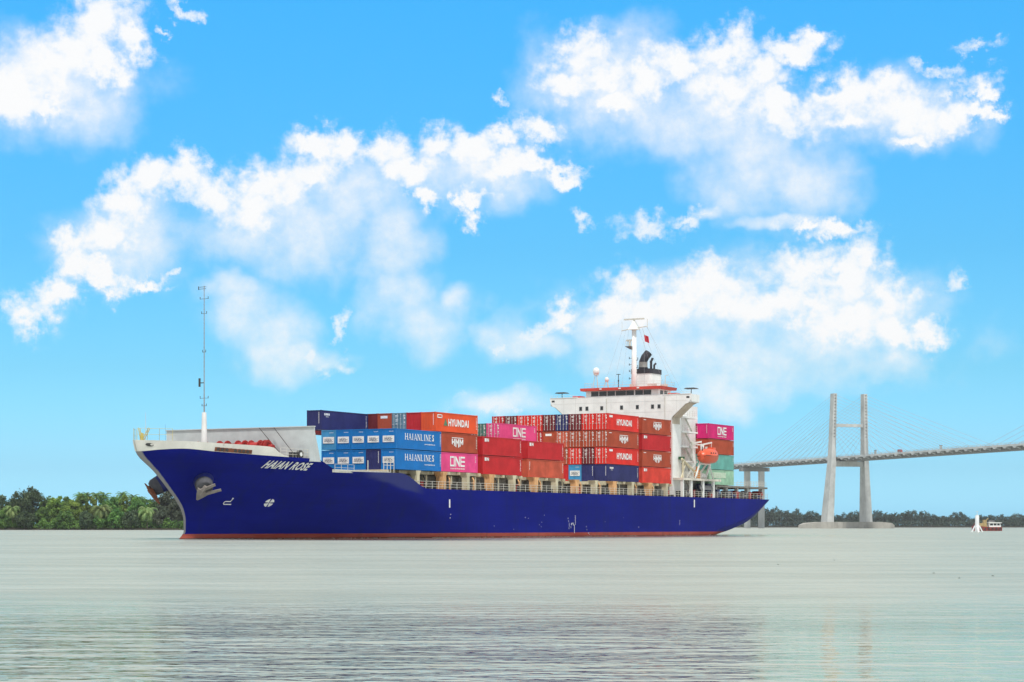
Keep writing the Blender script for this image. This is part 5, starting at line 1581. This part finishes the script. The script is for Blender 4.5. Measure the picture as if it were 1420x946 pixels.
NB = [  # px, depth, height, radius, kind, leaves, label
    (-58, 880, 15, 6.5, 'mid', 'mid green tree at the far edge of the wooded bank'),
    (-30, 876, 14.5, 6.0, 'dark', 'dark tree just outside the left end of the wooded bank'),
    (1, 874, 14.0, 5.5, 'dark', 'dark green tree at the left end of the wooded bank, beside the dome-shaped tree'),
    (38, 882, 17.6, 8.3, 'dark', 'tallest dark dome-shaped tree on the wooded bank'),
    (13, 868, 9.5, 4.4, 'mid', 'lower mid green tree in front of the dome-shaped tree, on its left'),
    (62, 874, 9.0, 4.5, 'mid', 'lower mid green tree in front of the dome-shaped tree, on its right'),
    (79, 880, 14.4, 4.6, 'bright', 'rounded bright green tree right beside the dome-shaped tree'),
    (99, 874, 12.2, 4.4, 'bright', 'yellow green tree in the middle of the bank, brightest of all'),
    (90, 868, 7.6, 3.8, 'mid', 'short green tree under the rounded bright green tree'),
    (112, 884, 14.0, 4.6, 'mid', 'green tree standing behind the yellow green tree'),
    (125, 878, 13.6, 4.2, 'bright', 'bright green tree between the yellow green tree and the spreading palm'),
    (119, 867, 7.0, 3.6, 'dark', 'low dark tree at the water below the bright green tree'),
    (155, 880, 13.4, 4.6, 'mid', 'mid green tree just right of the spreading palm'),
    (160, 868, 8.4, 4.0, 'mid', 'low mid green tree over the water right of the spreading palm'),
    (172, 884, 14.0, 4.4, 'bright', 'bright green tree right of centre with a palm behind'),
    (189, 878, 13.0, 4.4, 'mid', 'mid green tree left of the drooping palm'),
    (183, 867, 7.8, 3.8, 'dark', 'low dark tree at the water left of the drooping palm'),
    (210, 884, 12.8, 4.6, 'mid', 'mid green tree behind the drooping palm'),
    (233, 888, 17.2, 7.6, 'olive', 'big grey green tree partly hidden by the ship bow'),
    (222, 870, 9.4, 4.6, 'olive', 'low grey green tree under the anchor'),
    (248, 872, 12.0, 5.2, 'olive', 'grey green tree close behind the ship stem'),
    (140, 867, 6.6, 3.4, 'mid', 'short green tree at the water under the spreading palm'),
    (36, 866, 6.6, 4.2, 'dark', 'low dark tree at the water under the dome-shaped tree'),
    (22, 898, 13.2, 5.2, 'mid', 'mid green tree in the second row left of the dome-shaped tree'),
    (66, 896, 13.6, 5.2, 'mid', 'mid green tree in the second row between the dome-shaped tree and the rounded bright one'),
    (90, 898, 13.4, 5.0, 'mid', 'mid green tree in the second row right of the rounded bright one'),
    (140, 898, 13.0, 5.2, 'mid', 'mid green tree in the second row behind the spreading palm'),
    (163, 898, 13.2, 5.0, 'bright', 'bright green tree in the second row left of the palm top right of centre'),
    (198, 898, 12.8, 5.4, 'mid', 'mid green tree in the second row left of the big grey green tree'),
    (272, 884, 16, 7.0, 'olive', 'grey green tree hidden behind the bow of the ship'),
]
for i, (px, Z, h, rad, kind, lab) in enumerate(NB):
    broad_tree(px, Z, h, rad, kind, lab, n=int(1500 + rad * 620), leaf=.44 if rad < 5 else .50, seed=100 + i, dome=.62 if rad > 7 else .58, low=.0)
for px, Z, h, L, lab, seed, lean in (
        (139, 866.5, 7.4, 6.6, 'spreading coconut palm with low drooping fronds at the water', 1, .6), (110, 888, 13.4, 4.4, 'palm rising behind the yellow green tree', 2, .5), (121, 890, 13.6, 4.2, 'palm top showing behind the bright green tree', 3, -.4),
        (134, 884, 13.6, 4.2, 'tall palm rising behind the spreading palm, on its left', 4, .3), (146, 888, 13.4, 4.4, 'tall palm rising behind the spreading palm, on its right', 5, .7), (170, 890, 14.0, 4.0, 'palm top standing out above the bright green tree right of centre', 6, .2),
        (185, 886, 12.6, 4.0, 'palm top above the mid green tree left of the drooping palm', 7, .5), (204, 867, 6.6, 6.2, 'drooping palm with yellowing fronds left of the grey green tree', 8, .9), (193, 884, 12.0, 4.0, 'slender palm between two mid green trees near the anchor', 9, -.3), (18, 867, 7.6, 5.2, 'short palm in front of the dark tree at the left end', 10, .6)):
    palm_tree(px, Z, h, L, lab, seed, lean)
# tangled growth along the water's edge
mb = MB(); rr = random.Random(44)
for i in range(15000):
    px = rr.uniform(-75, 300); p = at(px, 866 + rr.uniform(.5, 7)); hgt = 3.6 + 2.6 * mnoise.noise((px * .11, 0, 4.)) 
    p.z = .5 + max(.3, hgt) * rr.random() ** .8; leaf_quad(mb, rr, p, .42)
tag(mb.build('undergrowth', LEAF['mid'], None), kind='stuff')

far_cache = {}
rr = random.Random(77)
px = 985; k = 0
FAR = 'trees along the far bank beyond the bridge'
while px < 1490:
    hgt = 15.5 + 5.5 * mnoise.noise((px * .021, 2.2, 0)) + rr.uniform(-2.4, 2.4)
    if 1055 < px < 1135: hgt += 1.2
    if px > 1300: hgt -= 2.0
    t = broad_tree(px, 2225 + rr.uniform(0, 26), 16, 7.5, 'far', 'hazy dark green tree in the distant treeline across the river', n=1500, leaf=.75, seed=300 + k % 7, group=FAR, dome=.6, low=.04, base=1.0, name='distant_tree', cache=far_cache)
    t.scale = (rr.uniform(.8, 1.2), rr.uniform(.8, 1.2), hgt / 16)
    t.rotation_euler = (0, 0, rr.uniform(0, 6.28))
    px += rr.uniform(6.0, 10.5); k += 1
mb = MB(); rr = random.Random(45)
for i in range(5200):
    px = rr.uniform(975, 1495); p = at(px, 2214 + rr.uniform(.5, 9)); p.z = .8 + 6.5 * rr.random(); leaf_quad(mb, rr, p, .9)
tag(mb.build('undergrowth', LEAF['far'], None), kind='stuff')

# drifting clumps of water weed
for px, py, lab in ((1157, 777, 'small dark clump of floating weed left of the pylon reflection'), (1295, 795, 'small dark clump of floating weed nearest the right edge group, upper left'), (1330, 802, 'roundest dark clump of floating weed on the right'), (1377, 799, 'flat strand of floating weed farthest right'), (1079, 783, 'tiny dark clump of floating weed below the ship stern')):
    Z = 2800 * CAM_Z / (py - 729.5)
    wd = thing('floating_weed', lab, 'water plant', at(px, Z), 0, 'clumps of weed drifting on the river')
    rr = random.Random(px); mb = MB()
    for k in range(36):
        p = Vector((rr.gauss(0, .018), rr.gauss(0, .04), rr.uniform(-.01, .010))); leaf_quad(mb, rr, p, .022, 1.2)
    mb.build('leaves', LEAF['olive'], wd)

# ------------------------------------------------------------------ river haze
HZ = MB(); HZ.box(-700, 1400, -60, 2800, -1.5, 112)
hm = bpy.data.materials.new('haze'); hm.use_nodes = True
ht = hm.node_tree
for n_ in list(ht.nodes):
    if n_.type != 'OUTPUT_MATERIAL': ht.nodes.remove(n_)
pv = ht.nodes.new('ShaderNodeVolumePrincipled')
pv.inputs['Color'].default_value = (.90, .95, 1, 1)
pv.inputs['Density'].default_value = .000055
ht.links.new(pv.outputs[0], ht.nodes['Material Output'].inputs['Volume'])
tag(HZ.build('haze', hm), kind='stuff')
